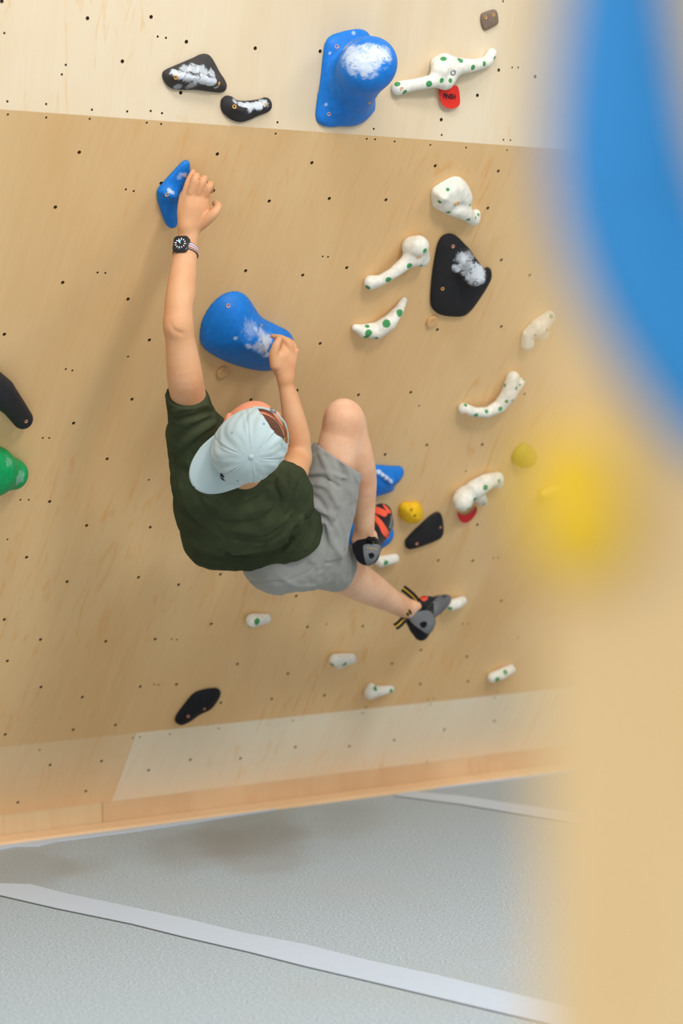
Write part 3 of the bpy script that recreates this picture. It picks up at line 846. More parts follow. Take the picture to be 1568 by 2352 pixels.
# wooden blanking discs
DISCM = wood('disc_birch', lin(232, 190, 136), lin(214, 168, 112))
def disc(c, label):
    o0 = LOW.L(*c); M = LOW.mat() @ Matrix.Translation(Vector(o0)); zs = LOW.depth(*c) / FPX; r = 15.5 * zs
    s = SDF(); pts = [(r * math.cos(a), r * math.sin(a)) for a in np.linspace(0, 2 * math.pi, 40)[:-1]]
    s.slab(pts, lambda u, v, d: .009 + 0 * d, .002)
    me = s.mesh('wooden_disc', .0014, [DISCM], wmin=.0004, smooth_it=1)
    o = obj('wooden_disc', me, None, M); tag(o, label, 'wooden disc', 'round wooden discs on the wall')
    b = bpy.data.objects.new('screw', ring_mesh(2.6 * zs, BRASS)); link(b, o); b.location = (-.1 * r, .5 * r, .0092)
disc((510, 853), 'round wooden disc screwed on below the blue teardrop hold')
disc((991, 737), 'round wooden disc screwed on under the big black hold')

# red start / finish cards
REDM = plain('red_card', lin(222, 44, 30), .35, .5)
REDD = plain('red_card_dark', lin(200, 22, 32), .45, .4)
CLEAR = plain('tape_film', lin(236, 226, 216), .2, .6)
INK = plain('marker_ink', lin(44, 28, 30), .6)
def card(pl, outline, w0, tilt, mat, label, text=None, tpos=None, tsize=.02):
    c = np.mean(outline, 0); o0 = pl.L(c[0], c[1]); M = pl.mat() @ Matrix.Translation(Vector(o0))
    pts = [pl.L(x, y)[:2] - o0[:2] for x, y in cr(outline, 5)]
    bm = bmesh.new(); top = max(p[1] for p in pts)
    wz = lambda p: w0 + tilt * (top - p[1])
    T = [bm.verts.new((p[0], p[1], wz(p) + .001)) for p in pts]; B = [bm.verts.new((p[0], p[1], wz(p))) for p in pts]
    bm.faces.new(T); bm.faces.new(B[::-1]); n = len(pts)
    for i in range(n): bm.faces.new([T[i], B[i], B[(i + 1) % n], T[(i + 1) % n]])
    bmesh.ops.recalc_face_normals(bm, faces=bm.faces)
    me = bpy.data.meshes.new('marker_card'); bm.to_mesh(me); bm.free(); me.materials.append(mat)
    o = obj('marker_card', me, None, M); tag(o, label, 'card')
    if text:
        cu = bpy.data.curves.new('lettering', 'FONT'); cu.body = text; cu.size = tsize; cu.extrude = .0003
        cu.align_x = 'CENTER'; cu.align_y = 'CENTER'; cu.offset = .0005
        t = bpy.data.objects.new('lettering', cu); link(t)
        bpy.context.view_layer.update()
        m2 = bpy.data.meshes.new_from_object(t.evaluated_get(bpy.context.evaluated_depsgraph_get()))
        bpy.data.objects.remove(t)
        m2.materials.clear(); m2.materials.append(INK)
        p = pl.L(*tpos) - o0
        b = bpy.data.objects.new('lettering', m2); link(b, o)
        b.location = (p[0], p[1], wz(p) + .0016); b.rotation_euler = (-math.atan(tilt), 0, 0.0); b.scale = (1, 1.25, 1)
    return o
card(UPP, [(1003,206),(1012,200),(1030,196),(1047,198),(1050,222),(1047,240),(1032,248),(1016,245),(1006,234)], .006, .15, REDM,
     'red rounded card lettered FINISH under the white long hold', 'FINISH', (1026, 221), .0165)
card(LOW, [(1047,1172),(1056,1178),(1070,1178),(1082,1170),(1090,1160),(1091,1170),(1082,1184),(1068,1194),(1056,1194),(1049,1186)], .008, .1, REDD,
     'plain red card curling out beneath the lower white hold')
# ================================================================== the climber
def R(px, Z): return px * Z / FPX
def PP(q): return P(q[0], q[1], q[2])
def chain_px(s, pts, k=.02):
    q = [(*P(x, y, z), R(r, z)) for x, y, z, r in pts]
    if len(q) > 2: q = cr(q, 4, closed=False)
    s.chain([p[:3] for p in q], [p[3] for p in q], k)
FACE = tuple(P(575, 1010, 6.78))
def mk_skin():
    m = NT('skin')
    n1 = m.noise(9, 4, .6); n2 = m.noise(160, 4, .7); n3 = m.noise(900, 2)
    c = m.ramp(n1, [(.3, lin(220, 162, 124)), (.5, lin(232, 182, 146)), (.7, lin(241, 199, 167))])
    c = m.mix(m.rng(n2, .56, .72, 0, .28), c, lin(186, 106, 78))
    # sun-tanned arms and face, paler legs (the legs are the part right of x = -0.085)
    sx = m.n('ShaderNodeSeparateXYZ'); m.l(m.coord(), sx.inputs[0])
    c = m.mix(m.rng(sx.outputs[0], -.088, -.080, 0, 1), m.mix(.6, c, lin(208, 148, 96)), c)
    c = m.mix(m.rng(m.dist(FACE), .13, .20, .55, 0, True), c, lin(226, 128, 104))     # flushed face and neck
    m.bump(n3, .25, .0006)
    return m.done(c, .5, .35, sss=.12)
SKIN = mk_skin()
def cloth(name, a, b, sc=900, bumpd=.0007, sheen=.2, stretch=(1, 1, 1), heath=0):
    m = NT(name)
    n1 = m.noise(5, 3); n2 = m.noise(sc, 3, .7, m.coord(stretch))
    c = m.ramp(n1, [(.3, a), (.7, b)])
    if heath: c = m.mix(m.rng(n2, .4, .6, 0, heath), c, tuple(min(1, x * 1.9 + .03) for x in b[:3]) + (1,))
    m.bump(n2, .5, bumpd)
    return m.done(c, .95, .06, sheen=sheen)
GREEN = cloth('olive_jersey', lin(49, 55, 39), lin(72, 80, 56), sheen=0)
GREY = cloth('grey_jersey', lin(132, 132, 128), lin(148, 148, 143), heath=.25)
CAPM = cloth('cap_twill', lin(166, 184, 187), lin(186, 203, 204), sc=1100, heath=.12)
CAPS = plain('cap_stitch', lin(140, 174, 186), .9)
INKC = plain('emblem_thread', lin(24, 34, 44), .8)
HAIR = plain('hair_brown', lin(96, 58, 40), .7, .3, .35, 500)
RUB = cloth('shoe_rubber', lin(98, 100, 104), lin(126, 128, 130), sc=120, sheen=0)
BLKS = cloth('shoe_upper', lin(22, 23, 27), lin(32, 33, 37), sc=300, sheen=.1)
ORANGE = plain('strap_coral', lin(240, 92, 66), .7)
YEL = plain('lettering_yellow', lin(214, 176, 54), .7)
TAB = plain('tab_black', lin(26, 25, 22), .8)

person = empty('person', P(620, 1200, 7.2))
tag(person, 'person in pale blue backwards cap, dark green t-shirt and grey shorts climbing the wall', 'person')

# --- head frame
HC = P(573, 1022, 6.74)
hC = cw(nrm([.07, .29, -.955])); hF = cw([.77, -.64, -.14]); hF = nrm(hF - hF.dot(hC) * hC); hS = nrm(np.cross(hC, hF))
if (np.linalg.inv(M_c2w) @ hS)[0] < 0: hS = -hS          # towards lower right = his right side
def HD(f, s, c): return HC + hF * f + hS * s + hC * c

b = SDF()
# left arm (raised, watch)
chain_px(b, [(429, 540, 6.835, 19), (426, 560, 6.82, 21.5), (421, 600, 6.80, 26), (414, 660, 6.77, 31), (410, 710, 6.75, 33), (409, 750, 6.745, 31)])
chain_px(b, [(437, 542, 6.845, 17), (428, 600, 6.81, 22), (424, 680, 6.78, 24)])
chain_px(b, [(409, 745, 6.745, 31), (416, 800, 6.77, 36), (424, 860, 6.80, 41), (430, 900, 6.845, 41), (446, 975, 6.95, 40)])
chain_px(b, [(404, 752, 6.725, 15), (403, 744, 6.725, 14)], .02)
# left hand
def hand(s, palm, fingers, thumb, bits=(), dz=0.):
    sh = lambda ch: [(x, y, z + dz, r) for x, y, z, r in ch]
    palm, fingers, thumb, bits = [sh(c) for c in palm], [sh(c) for c in fingers], sh(thumb), [sh(c) for c in bits]
    for ch in palm: chain_px(s, ch, .012)
    for ch in bits: chain_px(s, ch, .008)
    for ch in fingers: chain_px(s, ch, .0022)
    chain_px(s, thumb, .004)
hand(b, [[(430, 545, 6.835, 19), (430, 520, 6.83, 19)], [(437, 545, 6.84, 16), (446, 515, 6.84, 17)],
         [(428, 520, 6.83, 19), (421, 485, 6.83, 15), (423, 452, 6.835, 12)], [(434, 510, 6.83, 18), (433, 478, 6.82, 16), (437, 445, 6.82, 12)],
         [(442, 510, 6.835, 17), (449, 478, 6.82, 16), (455, 445, 6.82, 12)], [(448, 508, 6.84, 16), (462, 480, 6.83, 14), (472, 450, 6.83, 11)]],
     [[(425, 447, 6.825, 9.0), (433, 418, 6.82, 8.2), (443, 394, 6.845, 6.6)],
      [(438, 442, 6.81, 9.6), (448, 410, 6.80, 8.8), (452, 404, 6.83, 8.3), (453, 416, 6.87, 7.5)],
      [(455, 443, 6.81, 9.6), (466, 416, 6.80, 9.0), (470, 411, 6.835, 8.4), (470, 424, 6.875, 7.6)],
      [(471, 448, 6.82, 9.4), (481, 428, 6.81, 8.8), (485, 424, 6.845, 8.0), (483, 438, 6.88, 7.4)]],
     [(452, 522, 6.845, 14), (474, 504, 6.83, 14), (492, 489, 6.82, 11), (501, 474, 6.83, 9), (494, 467, 6.855, 8)],
     [[(466, 500, 6.84, 13), (474, 478, 6.84, 11)]], dz=-.014)
# knuckle dimples and nail side
for q in [(424, 446), (438, 440), (455, 441), (470, 446)]:
    b.ell(P(q[0], q[1], 6.815), [cw([1, 0, 0]), cw([0, 1, 0]), cw([0, 0, 1])], (R(8, 6.8), R(8, 6.8), R(7, 6.8)), .008)
# right arm
chain_px(b, [(662, 1115, 7.09, 37), (675, 1082, 7.19, 34), (686, 1054, 7.29, 28)])
chain_px(b, [(687, 1056, 7.29, 25), (684, 1010, 7.275, 29), (674, 960, 7.26, 26), (664, 915, 7.25, 21), (657, 885, 7.245, 18), (655, 868, 7.24, 18)])
chain_px(b, [(697, 1050, 7.31, 14), (694, 1005, 7.30, 17), (680, 950, 7.28, 16), (668, 905, 7.265, 13)], .015)
hand(b, [[(655, 870, 7.24, 18), (650, 845, 7.235, 20), (648, 820, 7.23, 21)], [(660, 868, 7.245, 16), (664, 835, 7.24, 17), (668, 812, 7.245, 13)],
         [(640, 845, 7.23, 16), (633, 825, 7.22, 15)], [(660, 830, 7.24, 17), (654, 803, 7.235, 15), (650, 792, 7.235, 11)]],
     [[(667, 812, 7.235, 11), (663, 790, 7.225, 9.5), (646, 777, 7.235, 8), (625, 772, 7.26, 5.6)],
      [(673, 815, 7.26, 10.5), (672, 795, 7.265, 9.5), (660, 783, 7.30, 8.5), (645, 782, 7.33, 7.5)],
      [(673, 828, 7.28, 10), (673, 812, 7.30, 9), (662, 802, 7.33, 8), (648, 800, 7.36, 7)],
      [(668, 842, 7.285, 9.5), (669, 828, 7.315, 8.5), (660, 820, 7.345, 7.5), (648, 818, 7.37, 6.5)]],
     [(633, 838, 7.215, 14), (629, 815, 7.205, 11.5), (634, 794, 7.20, 9.6), (641, 779, 7.205, 7.2)],
     [[(680, 806, 7.24, 7.5), (676, 822, 7.25, 8)]])
# neck and head
b.cap(HD(-.035, 0, -.10), P(560, 1075, 7.0), .058, .066, .03)
b.ell(HD(0, 0, .01), [hF, hS, hC], (.096, .076, .094), .02)
b.ell(HD(.026, 0, -.062), [hF, hS, hC], (.076, .074, .078), .03)
b.ell(HD(.035, -.030, -.052), [hF, hS, hC], (.070, .060, .066), .02)
b.ell(HD(.0, -.045, -.075), [hF, hS, hC], (.05, .038, .05), .02)
b.ell(HD(.0, .045, -.075), [hF, hS, hC], (.05, .038, .05), .02)
b.cap(HD(.066, 0, -.105), HD(.03, 0, -.13), .026, .04, .03)           # chin
b.cap(HD(.086, 0, -.02), HD(.101, 0, -.060), .008, .013, .012)          # nose
b.ell(HD(.088, .03, -.018), [hF, hS, hC], (.014, .022, .007), .012)    # brows
b.ell(HD(.088, -.03, -.018), [hF, hS, hC], (.014, .022, .007), .012)
b.cap(HD(.088, -.02, -.085), HD(.088, .02, -.085), .007, .007, .008)   # lips
for sd in (1, -1):
    b.ell(HD(-.012, sd * .082, -.045), [nrm(hF + hC * .2), nrm(hS * sd - hF * .5), hC], (.020, .008, .032), .006)
# torso core (under the shirt)
chain_px(b, [(455, 1000, 7.0, 38), (560, 1100, 7.12, 55), (600, 1190, 7.38, 38), (680, 1255, 7.54, 48)], .04)
chain_px(b, [(660, 1115, 7.1, 40), (600, 1120, 7.12, 60)], .04)
# right leg (bent, knee up)
chain_px(b, [(722, 1240, 7.52, 50), (760, 1100, 7.47, 50), (782, 1010, 7.45, 49), (792, 975, 7.45, 46)], .03)
chain_px(b, [(790, 972, 7.45, 45), (800, 985, 7.46, 40), (822, 1050, 7.50, 36), (830, 1105, 7.56, 35), (834, 1160, 7.61, 28), (837, 1215, 7.655, 23), (838, 1245, 7.68, 23)], .02)
b.ell(P(788, 955, 7.42), [cw([1, 0, 0]), cw([0, 1, 0]), cw([0, 0, 1])], (R(38, 7.45),) * 3, .03)
chain_px(b, [(822, 1225, 7.66, 11), (818, 1240, 7.67, 11)], .01)
chain_px(b, [(857, 1228, 7.67, 9), (859, 1240, 7.68, 9)], .01)
# left leg (reaching out to the right)
chain_px(b, [(660, 1280, 7.5, 55), (730, 1295, 7.7, 50), (778, 1308, 7.86, 48)], .03)
chain_px(b, [(778, 1308, 7.86, 48), (815, 1332, 7.95, 43), (850, 1352, 8.04, 38), (893, 1377, 8.15, 28), (925, 1394, 8.23, 25), (940, 1402, 8.27, 25)], .02)
chain_px(b, [(950, 1392, 8.24, 12), (957, 1393, 8.25, 11)], .012)
# feet inside the shoes
chain_px(b, [(938, 1402, 8.27, 20), (970, 1410, 8.32, 16), (1010, 1388, 8.46, 12)], .02)
chain_px(b, [(838, 1245, 7.68, 20), (850, 1240, 7.72, 18), (876, 1190, 7.9, 16)], .02)
b.ridge([P(393, 742, 6.712), P(402, 760, 6.705), P(418, 766, 6.71)], .006, -.004)
b.ridge([P(690, 1062, 7.25), P(672, 1052, 7.245), P(656, 1056, 7.25)], .006, -.004)
me = b.mesh('body', .0036, [SKIN], smooth_it=1)
body = child('body', me, person)
body_bvh = bvh_of(me)
print('body', len(me.polygons))

def wrinkle(s, lo, hi, amp, scale, seed):
    r = np.random.default_rng(seed)
    D = r.normal(size=(9, 3)); D /= np.linalg.norm(D, axis=1)[:, None]
    fr = 2 * math.pi / (scale * r.uniform(.6, 1.7, 9)); ph = r.uniform(0, 6.28, 9)
    def fn(X, Y, Z):
        a = 0
        for i in range(0, 9, 3):
            q = 1.0
            for j in range(3):
                k = i + j
                q = q * np.sin(fr[k] * (D[k][0] * X + D[k][1] * Y + D[k][2] * Z) + ph[k] + (1.1 * a if j == 0 else 0))
            a = a + q
        return amp * a
    s.disp(lo, hi, fn)
def folded(build, ridges, vox, name, mats, wr=None, smooth=1, post=None):
    s0 = SDF(); build(s0); bv0 = bvh_of(s0.mesh('tmp', .010, []))
    s = SDF(); build(s)
    for pts, w, amp in ridges:
        q = []
        for (x, y) in cr(pts, 4, closed=False):
            h, n = cast(bv0, x, y)
            if h is not None: q.append(np.array(h))
        if len(q) > 1: s.ridge(q, R(w, 7.1) * 1.15, amp * 2.0)
    if wr:
        lo = np.min([o[0] for o in s.ops if o[4] == 'u'], 0) - .03; hi = np.max([o[1] for o in s.ops if o[4] == 'u'], 0) + .03
        wrinkle(s, lo, hi, *wr)
    if post: post(s)
    me = s.mesh(name, vox, mats, smooth_it=smooth)
    return me, bvh_of(me)

# --- t-shirt
def shirt(s):
    chain_px(s, [(424, 896, 6.845, 46), (437, 945, 6.885, 53), (452, 1000, 6.96, 65)], .03)
    chain_px(s, [(452, 1000, 6.99, 66), (482, 1090, 7.06, 92), (512, 1165, 7.14, 104)], .03)
    chain_px(s, [(500, 1010, 7.02, 40), (560, 1080, 7.04, 62), (635, 1110, 7.08, 56)], .04)
    chain_px(s, [(512, 1165, 7.14, 104), (600, 1165, 7.14, 100), (640, 1150, 7.13, 78)], .04)
    chain_px(s, [(664, 1117, 7.05, 47), (655, 1125, 7.08, 50)], .03)
    chain_px(s, [(690, 1132, 7.10, 26), (696, 1168, 7.13, 17)], .02)
    chain_px(s, [(500, 1224, 7.42, 86), (600, 1224, 7.45, 87), (666, 1213, 7.40, 76)], .012)
    chain_px(s, [(500, 1185, 7.28, 74), (600, 1180, 7.32, 76)], .02)
def shirt_post(s):
    # sleeve opening of the raised arm
    ax = nrm(P(421, 850, 6.8) - P(436, 945, 6.90))
    c = P(427, 900, 6.86)
    s.half(c, nrm(ax + cw([.12, 0, .0])), .075)
    s.cap(P(416, 820, 6.80), P(424, 884, 6.85), R(41.5, 6.8), R(42, 6.86), 0, op='s')
rid = [([(414, 1212), (450, 1246), (520, 1272), (600, 1279), (655, 1255), (678, 1215)], 5, -.011), ([(520, 1150), (500, 1185), (520, 1225)], 6, .003), ([(430, 1060), (470, 1130), (540, 1165)], 5, .004), ([(445, 1045), (480, 1105), (550, 1145)], 4, -.004), ([(388, 990), (395, 1040), (400, 1100)], 4, -.004), ([(640, 1150), (610, 1190), (540, 1205)], 5, -.004), ([(655, 1160), (635, 1200), (570, 1222)], 4, .004), ([(620, 1105), (650, 1100), (690, 1108)], 2.5, .003), ([(392, 930), (430, 905), (466, 905)], 3, .004), ([(398, 945), (440, 935), (478, 930)], 4, .005), ([(405, 965), (450, 955), (492, 945)], 5, -.006),
       ([(400, 1010), (440, 985), (490, 960)], 5, -.008), ([(410, 1030), (450, 1000), (492, 972)], 5, .006), ([(395, 1050), (425, 1040), (455, 1010)], 4, -.005),
       ([(395, 1062), (402, 1120), (430, 1190)], 4, .004), ([(415, 1120), (440, 1180), (500, 1230)], 7, .005), ([(440, 1120), (500, 1195), (590, 1205)], 6, -.004),
       ([(470, 1150), (530, 1180), (620, 1165)], 6, .004), ([(500, 1150), (560, 1160), (610, 1130)], 4, -.004),
       ([(560, 1130), (590, 1122), (612, 1100)], 3, .004), ([(520, 1215), (600, 1225), (660, 1190)], 5, .005), ([(540, 1240), (620, 1245), (672, 1200)], 4, -.006),
       ([(640, 1080), (628, 1110), (640, 1140)], 4, -.006), ([(668, 1075), (668, 1120), (655, 1170)], 4, .004), ([(690, 1100), (675, 1150), (660, 1180)], 4, -.004),
       ([(668, 1190), (650, 1225), (600, 1262)], 4, -.012), ([(690, 1190), (684, 1225), (655, 1262)], 5, .008), ([(702, 1190), (705, 1225), (685, 1262)], 4, -.008), ([(716, 1195), (722, 1225), (705, 1260)], 5, .007),
       ([(450, 1292), (560, 1305), (650, 1295), (705, 1270)], 3, .003), ([(480, 1278), (580, 1290), (680, 1270)], 4, -.004)]
me, shirt_bvh = folded(shirt, rid, .0042, 't_shirt', [GREEN], (.0016, .09, 3), post=shirt_post)
shirt_o = child('t_shirt', me, person)

# --- shorts
def shorts(s):
    chain_px(s, [(637, 1280, 7.50, 86), (700, 1268, 7.53, 84)], .03)
    chain_px(s, [(700, 1275, 7.55, 78), (745, 1292, 7.70, 62), (800, 1310, 7.88, 58)], .03)
    chain_px(s, [(722, 1238, 7.50, 78), (745, 1150, 7.48, 74), (768, 1070, 7.46, 66), (785, 1010, 7.45, 62)], .03)
    chain_px(s, [(715, 1185, 7.42, 26), (760, 1205, 7.42, 20), (772, 1260, 7.46, 16)], .03)
def shorts_post(s):
    s.half(P(774, 1050, 7.46), cw(nrm([.56, -.82, -.05])), .13)
    s.cap(P(762, 1085, 7.465), P(790, 985, 7.45), R(56.5, 7.46), R(60, 7.46), 0, op='s')
    s.half(P(776, 1303, 7.80), cw(nrm([.72, .12, .68])), .10)
    s.cap(P(755, 1300, 7.75), P(830, 1330, 8.0), R(52, 7.8), R(54, 7.9), 0, op='s')
rid = [([(712, 1052), (760, 1040), (800, 1075), (826, 1112)], 3, .003), ([(712, 1088), (750, 1085), (790, 1098)], 4, .006), ([(712, 1098), (745, 1098), (780, 1120)], 3, -.006),
       ([(712, 1112), (750, 1120), (775, 1160)], 4, .006), ([(735, 1040), (755, 1090), (765, 1140)], 5, .005), ([(765, 1040), (785, 1090), (790, 1150)], 5, -.005), ([(790, 1055), (805, 1100), (808, 1150)], 5, .005),
       ([(712, 1135), (735, 1150), (750, 1180)], 4, -.008), ([(715, 1160), (735, 1172), (765, 1188)], 5, .010), ([(722, 1182), (745, 1190), (758, 1210)], 4, -.012),
       ([(752, 1200), (760, 1240), (785, 1280)], 5, .009), ([(742, 1210), (748, 1260), (738, 1310)], 4, -.010), ([(775, 1190), (790, 1230), (792, 1270)], 5, -.006),
       ([(575, 1335), (650, 1335), (720, 1305), (740, 1260)], 3, -.003), ([(650, 1330), (680, 1345), (720, 1345)], 5, .004), ([(740, 1295), (770, 1290), (795, 1265)], 3, -.004)]
me, shorts_bvh = folded(shorts, rid, .0042, 'shorts', [GREY], (.0014, .07, 11), post=shorts_post)
shorts_o = child('shorts', me, person)

# --- hair: cap of short hair over the skull
s = SDF()
s.ell(HD(-.004, 0, .012), [hF, hS, hC], (.1045, .0855, .101), .01)
s.ell(HD(-.03, 0, -.03), [hF, hS, hC], (.074, .0795, .06), .02)
s.half(HD(.09, 0, -.004), nrm(hF * .45 - hC * .89), .14)
s.half(HD(-.02, 0, -.055), nrm(-hC), .14)
me = s.mesh('hair', .0034, [HAIR], smooth_it=1)
m = NT('hair_strands'); n = m.noise(60, 5, .8, m.coord((1, 1, 5)), 2); m.bump(n, 1, .004)
me.materials.clear(); me.materials.append(m.done(m.ramp(n, [(.35, lin(60, 36, 26)), (.62, lin(142, 88, 62))]), .6, .4))
child('hair', me, person)

# --- cap
def dome(phi, th, off=0.0):
    a, bb, cc = .1135 + off, .0925 + off, .121 + off
    st, ct = math.sin(min(th, math.pi / 2)), math.cos(th)
    st = st ** .93
    drop = 0
    if th > math.pi / 2: ct = -(th - math.pi / 2) * .8; st = 1.0
    # six gores: shallow groove at every seam
    g = min(abs((math.degrees(phi) - 0) % 60), 60 - abs((math.degrees(phi)) % 60))
    groove = -.0014 * math.exp(-(g / 2.0) ** 2) + .0010 * math.exp(-((g - 4.5) / 1.6) ** 2)
    puff = .0022 * math.sin(math.radians(g) * 3) - .0022 * math.sin(7 * phi + 3 * th) * st + .0020 * math.sin(13 * phi - 5 * th + 1) * st * abs(ct) + .0016 * math.sin(19 * phi + 9 * math.sin(2 * th) ) * st * min(1, th)
    puff *= 1 - min(1, th / 1.62) ** 8
    k = 1 + (groove * min(1, th * 2) + puff * min(1, th)) / .1
    return HD(a * st * math.cos(phi) * k, bb * st * math.sin(phi) * k, cc * ct * k - .0)
NPH, NTH = 288, 96
TH1 = math.radians(96)
V = [dome(0, 0)]; F = []
for j in range(1, NTH + 1):
    th = TH1 * j / NTH
    for i in range(NPH): V.append(dome(2 * math.pi * i / NPH, th))
def opening(phi, th):
    p = (phi + math.pi) % (2 * math.pi) - math.pi
    u = p / math.radians(44); w = (math.radians(90) - th) / math.radians(43)
    return th > math.radians(40) and th < math.radians(90) and u * u + max(w, 0) ** 2 < 1
bm = bmesh.new(); BV = [bm.verts.new(v) for v in V]
for i in range(NPH): bm.faces.new([BV[0], BV[1 + i], BV[1 + (i + 1) % NPH]])
for j in range(1, NTH):
    for i in range(NPH):
        if opening(2 * math.pi * (i + .5) / NPH, TH1 * (j + .5) / NTH): continue
        i2 = (i + 1) % NPH
        bm.faces.new([BV[1 + (j - 1) * NPH + i], BV[1 + j * NPH + i], BV[1 + j * NPH + i2], BV[1 + (j - 1) * NPH + i2]])
for v in [v for v in bm.verts if not v.link_faces]: bm.verts.remove(v)
bmesh.ops.recalc_face_normals(bm, faces=bm.faces)
me = bpy.data.meshes.new('cap'); bm.to_mesh(me); bm.free(); me.materials.append(CAPM)
for p in me.polygons: p.use_smooth = True
cap = child('cap', me, person)
sm = cap.modifiers.new('thickness', 'SOLIDIFY'); sm.thickness = .0022; sm.offset = 1
cap_bvh = bvh_of_bm = None
bm = bmesh.new(); bm.from_mesh(me); cap_bvh = BVHTree.FromBMesh(bm); bm.free()
def sub(name, me, parent):
    o = bpy.data.objects.new(name, me); link(o, parent)
    o.matrix_parent_inverse = Matrix.Identity(4)
    o.matrix_basis = Matrix.Identity(4)
    return o
# brim
B0 = math.radians(64); N = 40; Mr = 14
bm = bmesh.new(); rows = []
bd = nrm(-hF * 1.0 - hS * .10)
for i in range(N + 1):
    t = -1 + 2 * i / N; phi = math.pi + B0 * t
    base = dome(phi, math.radians(93), .001)
    ln = .082 * (1 - abs(t) ** 2.3) ** .55 if abs(t) < 1 else 0
    row = []
    for j in range(Mr + 1):
        u = j / Mr
        p = base + bd * ln * u + hS * (.006 * -t * u) * 0 - hC * (.010 * u * u * ln / .08) + hC * (.008 * u * (1 - t * t)) - hC * (.012 * t * t * u * ln / .08)
        row.append(bm.verts.new(p))
    rows.append(row)
for i in range(N):
    for j in range(Mr):
        try: bm.faces.new([rows[i][j], rows[i + 1][j], rows[i + 1][j + 1], rows[i][j + 1]])
        except ValueError: pass
bmesh.ops.remove_doubles(bm, verts=bm.verts, dist=1e-5); bmesh.ops.recalc_face_normals(bm, faces=bm.faces)
me = bpy.data.meshes.new('brim'); bm.to_mesh(me); bm.free(); me.materials.append(CAPM)
for p in me.polygons: p.use_smooth = True
brim_me = me; o = sub('brim', me, cap); md = o.modifiers.new('thickness', 'SOLIDIFY'); md.thickness = .0035; md.offset = 0
# button, strap, buckle, eyelets, emblem
s = SDF(); s.ell(dome(0, 0) + hC * .003, [hF, hS, hC], (.0075, .0075, .0045), .001)
sub('button', s.mesh('button', .001, [CAPM], smooth_it=1), cap)
def tube(pts, r, mat, name, parent, closed=False, flat=None):
    cu = bpy.data.curves.new(name, 'CURVE'); cu.dimensions = '3D'
    sp = cu.splines.new('POLY'); sp.points.add(len(pts) - 1); sp.use_cyclic_u = closed
    for i, p in enumerate(pts): sp.points[i].co = (*p, 1)
    cu.bevel_depth = r; cu.bevel_resolution = 3
    t = bpy.data.objects.new(name, cu); link(t); bpy.context.view_layer.update()
    me = bpy.data.meshes.new_from_object(t.evaluated_get(bpy.context.evaluated_depsgraph_get()))
    bpy.data.objects.remove(t); me.materials.clear(); me.materials.append(mat)
    for p in me.polygons: p.use_smooth = True
    return sub(name, me, parent)
def ribbon(pts, wd, width, thick, mat, name, parent, n=5):
    pts = cr(pts, n, closed=False); bm = bmesh.new(); secs = []
    for i, p in enumerate(pts):
        d = nrm(pts[min(i + 1, len(pts) - 1)] - pts[max(i - 1, 0)])
        w = wd[min(int(i / max(1, len(pts) - 1) * (len(wd) - 1)), len(wd) - 1)] if isinstance(wd, list) else wd
        w = nrm(w - np.dot(w, d) * d); nn_ = nrm(np.cross(d, w))
        secs.append([bm.verts.new(p + w * a * width / 2 + nn_ * c * thick / 2) for a, c in ((-1, -1), (1, -1), (1, 1), (-1, 1))])
    for a, c in zip(secs[:-1], secs[1:]):
        for k in range(4): bm.faces.new([a[k], a[(k + 1) % 4], c[(k + 1) % 4], c[k]])
    bm.faces.new(secs[0]); bm.faces.new(secs[-1][::-1]); bmesh.ops.recalc_face_normals(bm, faces=bm.faces)
    me = bpy.data.meshes.new(name); bm.to_mesh(me); bm.free(); me.materials.append(mat)
    return sub(name, me, parent)
st = [dome(math.radians(a), math.radians(95), .002) for a in range(-50, 51, 10)]
ribbon(st, hC, .017, .0025, CAPM, 'strap', cap, n=3)
tube([dome(math.radians(44) * math.cos(a), math.radians(90) - math.radians(43) * math.sin(a), .0012) for a in np.linspace(-.05, math.pi + .05, 60)], .0017, CAPM, 'opening_binding', cap)
bc = dome(math.radians(-18), math.radians(95), .005); bt = nrm(dome(math.radians(-10), math.radians(95)) - dome(math.radians(-26), math.radians(95)))
tube([bc + bt * a * .008 + hC * c * .011 for a, c in ((-1, -1), (1, -1), (1, 1), (-1, 1))], .0013, STEEL, 'buckle', cap, True)
for ph in range(30, 390, 60):
    c = dome(math.radians(ph), math.radians(50), .0035)
    if abs(((ph + 180) % 360) - 180) < 20: continue
    nv = nrm(c - HC); t1 = nrm(np.cross(nv, hF + .3 * hS)); t2 = np.cross(nv, t1)
    tube([c + t1 * .0026 * math.cos(a) + t2 * .0026 * math.sin(a) for a in np.linspace(0, 6.283, 11)[:-1]], .0008, CAPS, 'eyelet', cap, True)
bm_cb = bmesh.new(); bm_cb.from_mesh(cap.data); bm_cb.from_mesh(brim_me)
for poly in ([(504,1089),(509,1087),(517,1094),(513,1097)], [(505,1097),(511,1097),(519,1103),(513,1103)]):
    sub('emblem', patch(BVHTree.FromBMesh(bm_cb), poly, .0036, .0008, 2, [INKC], 'emblem'), cap)

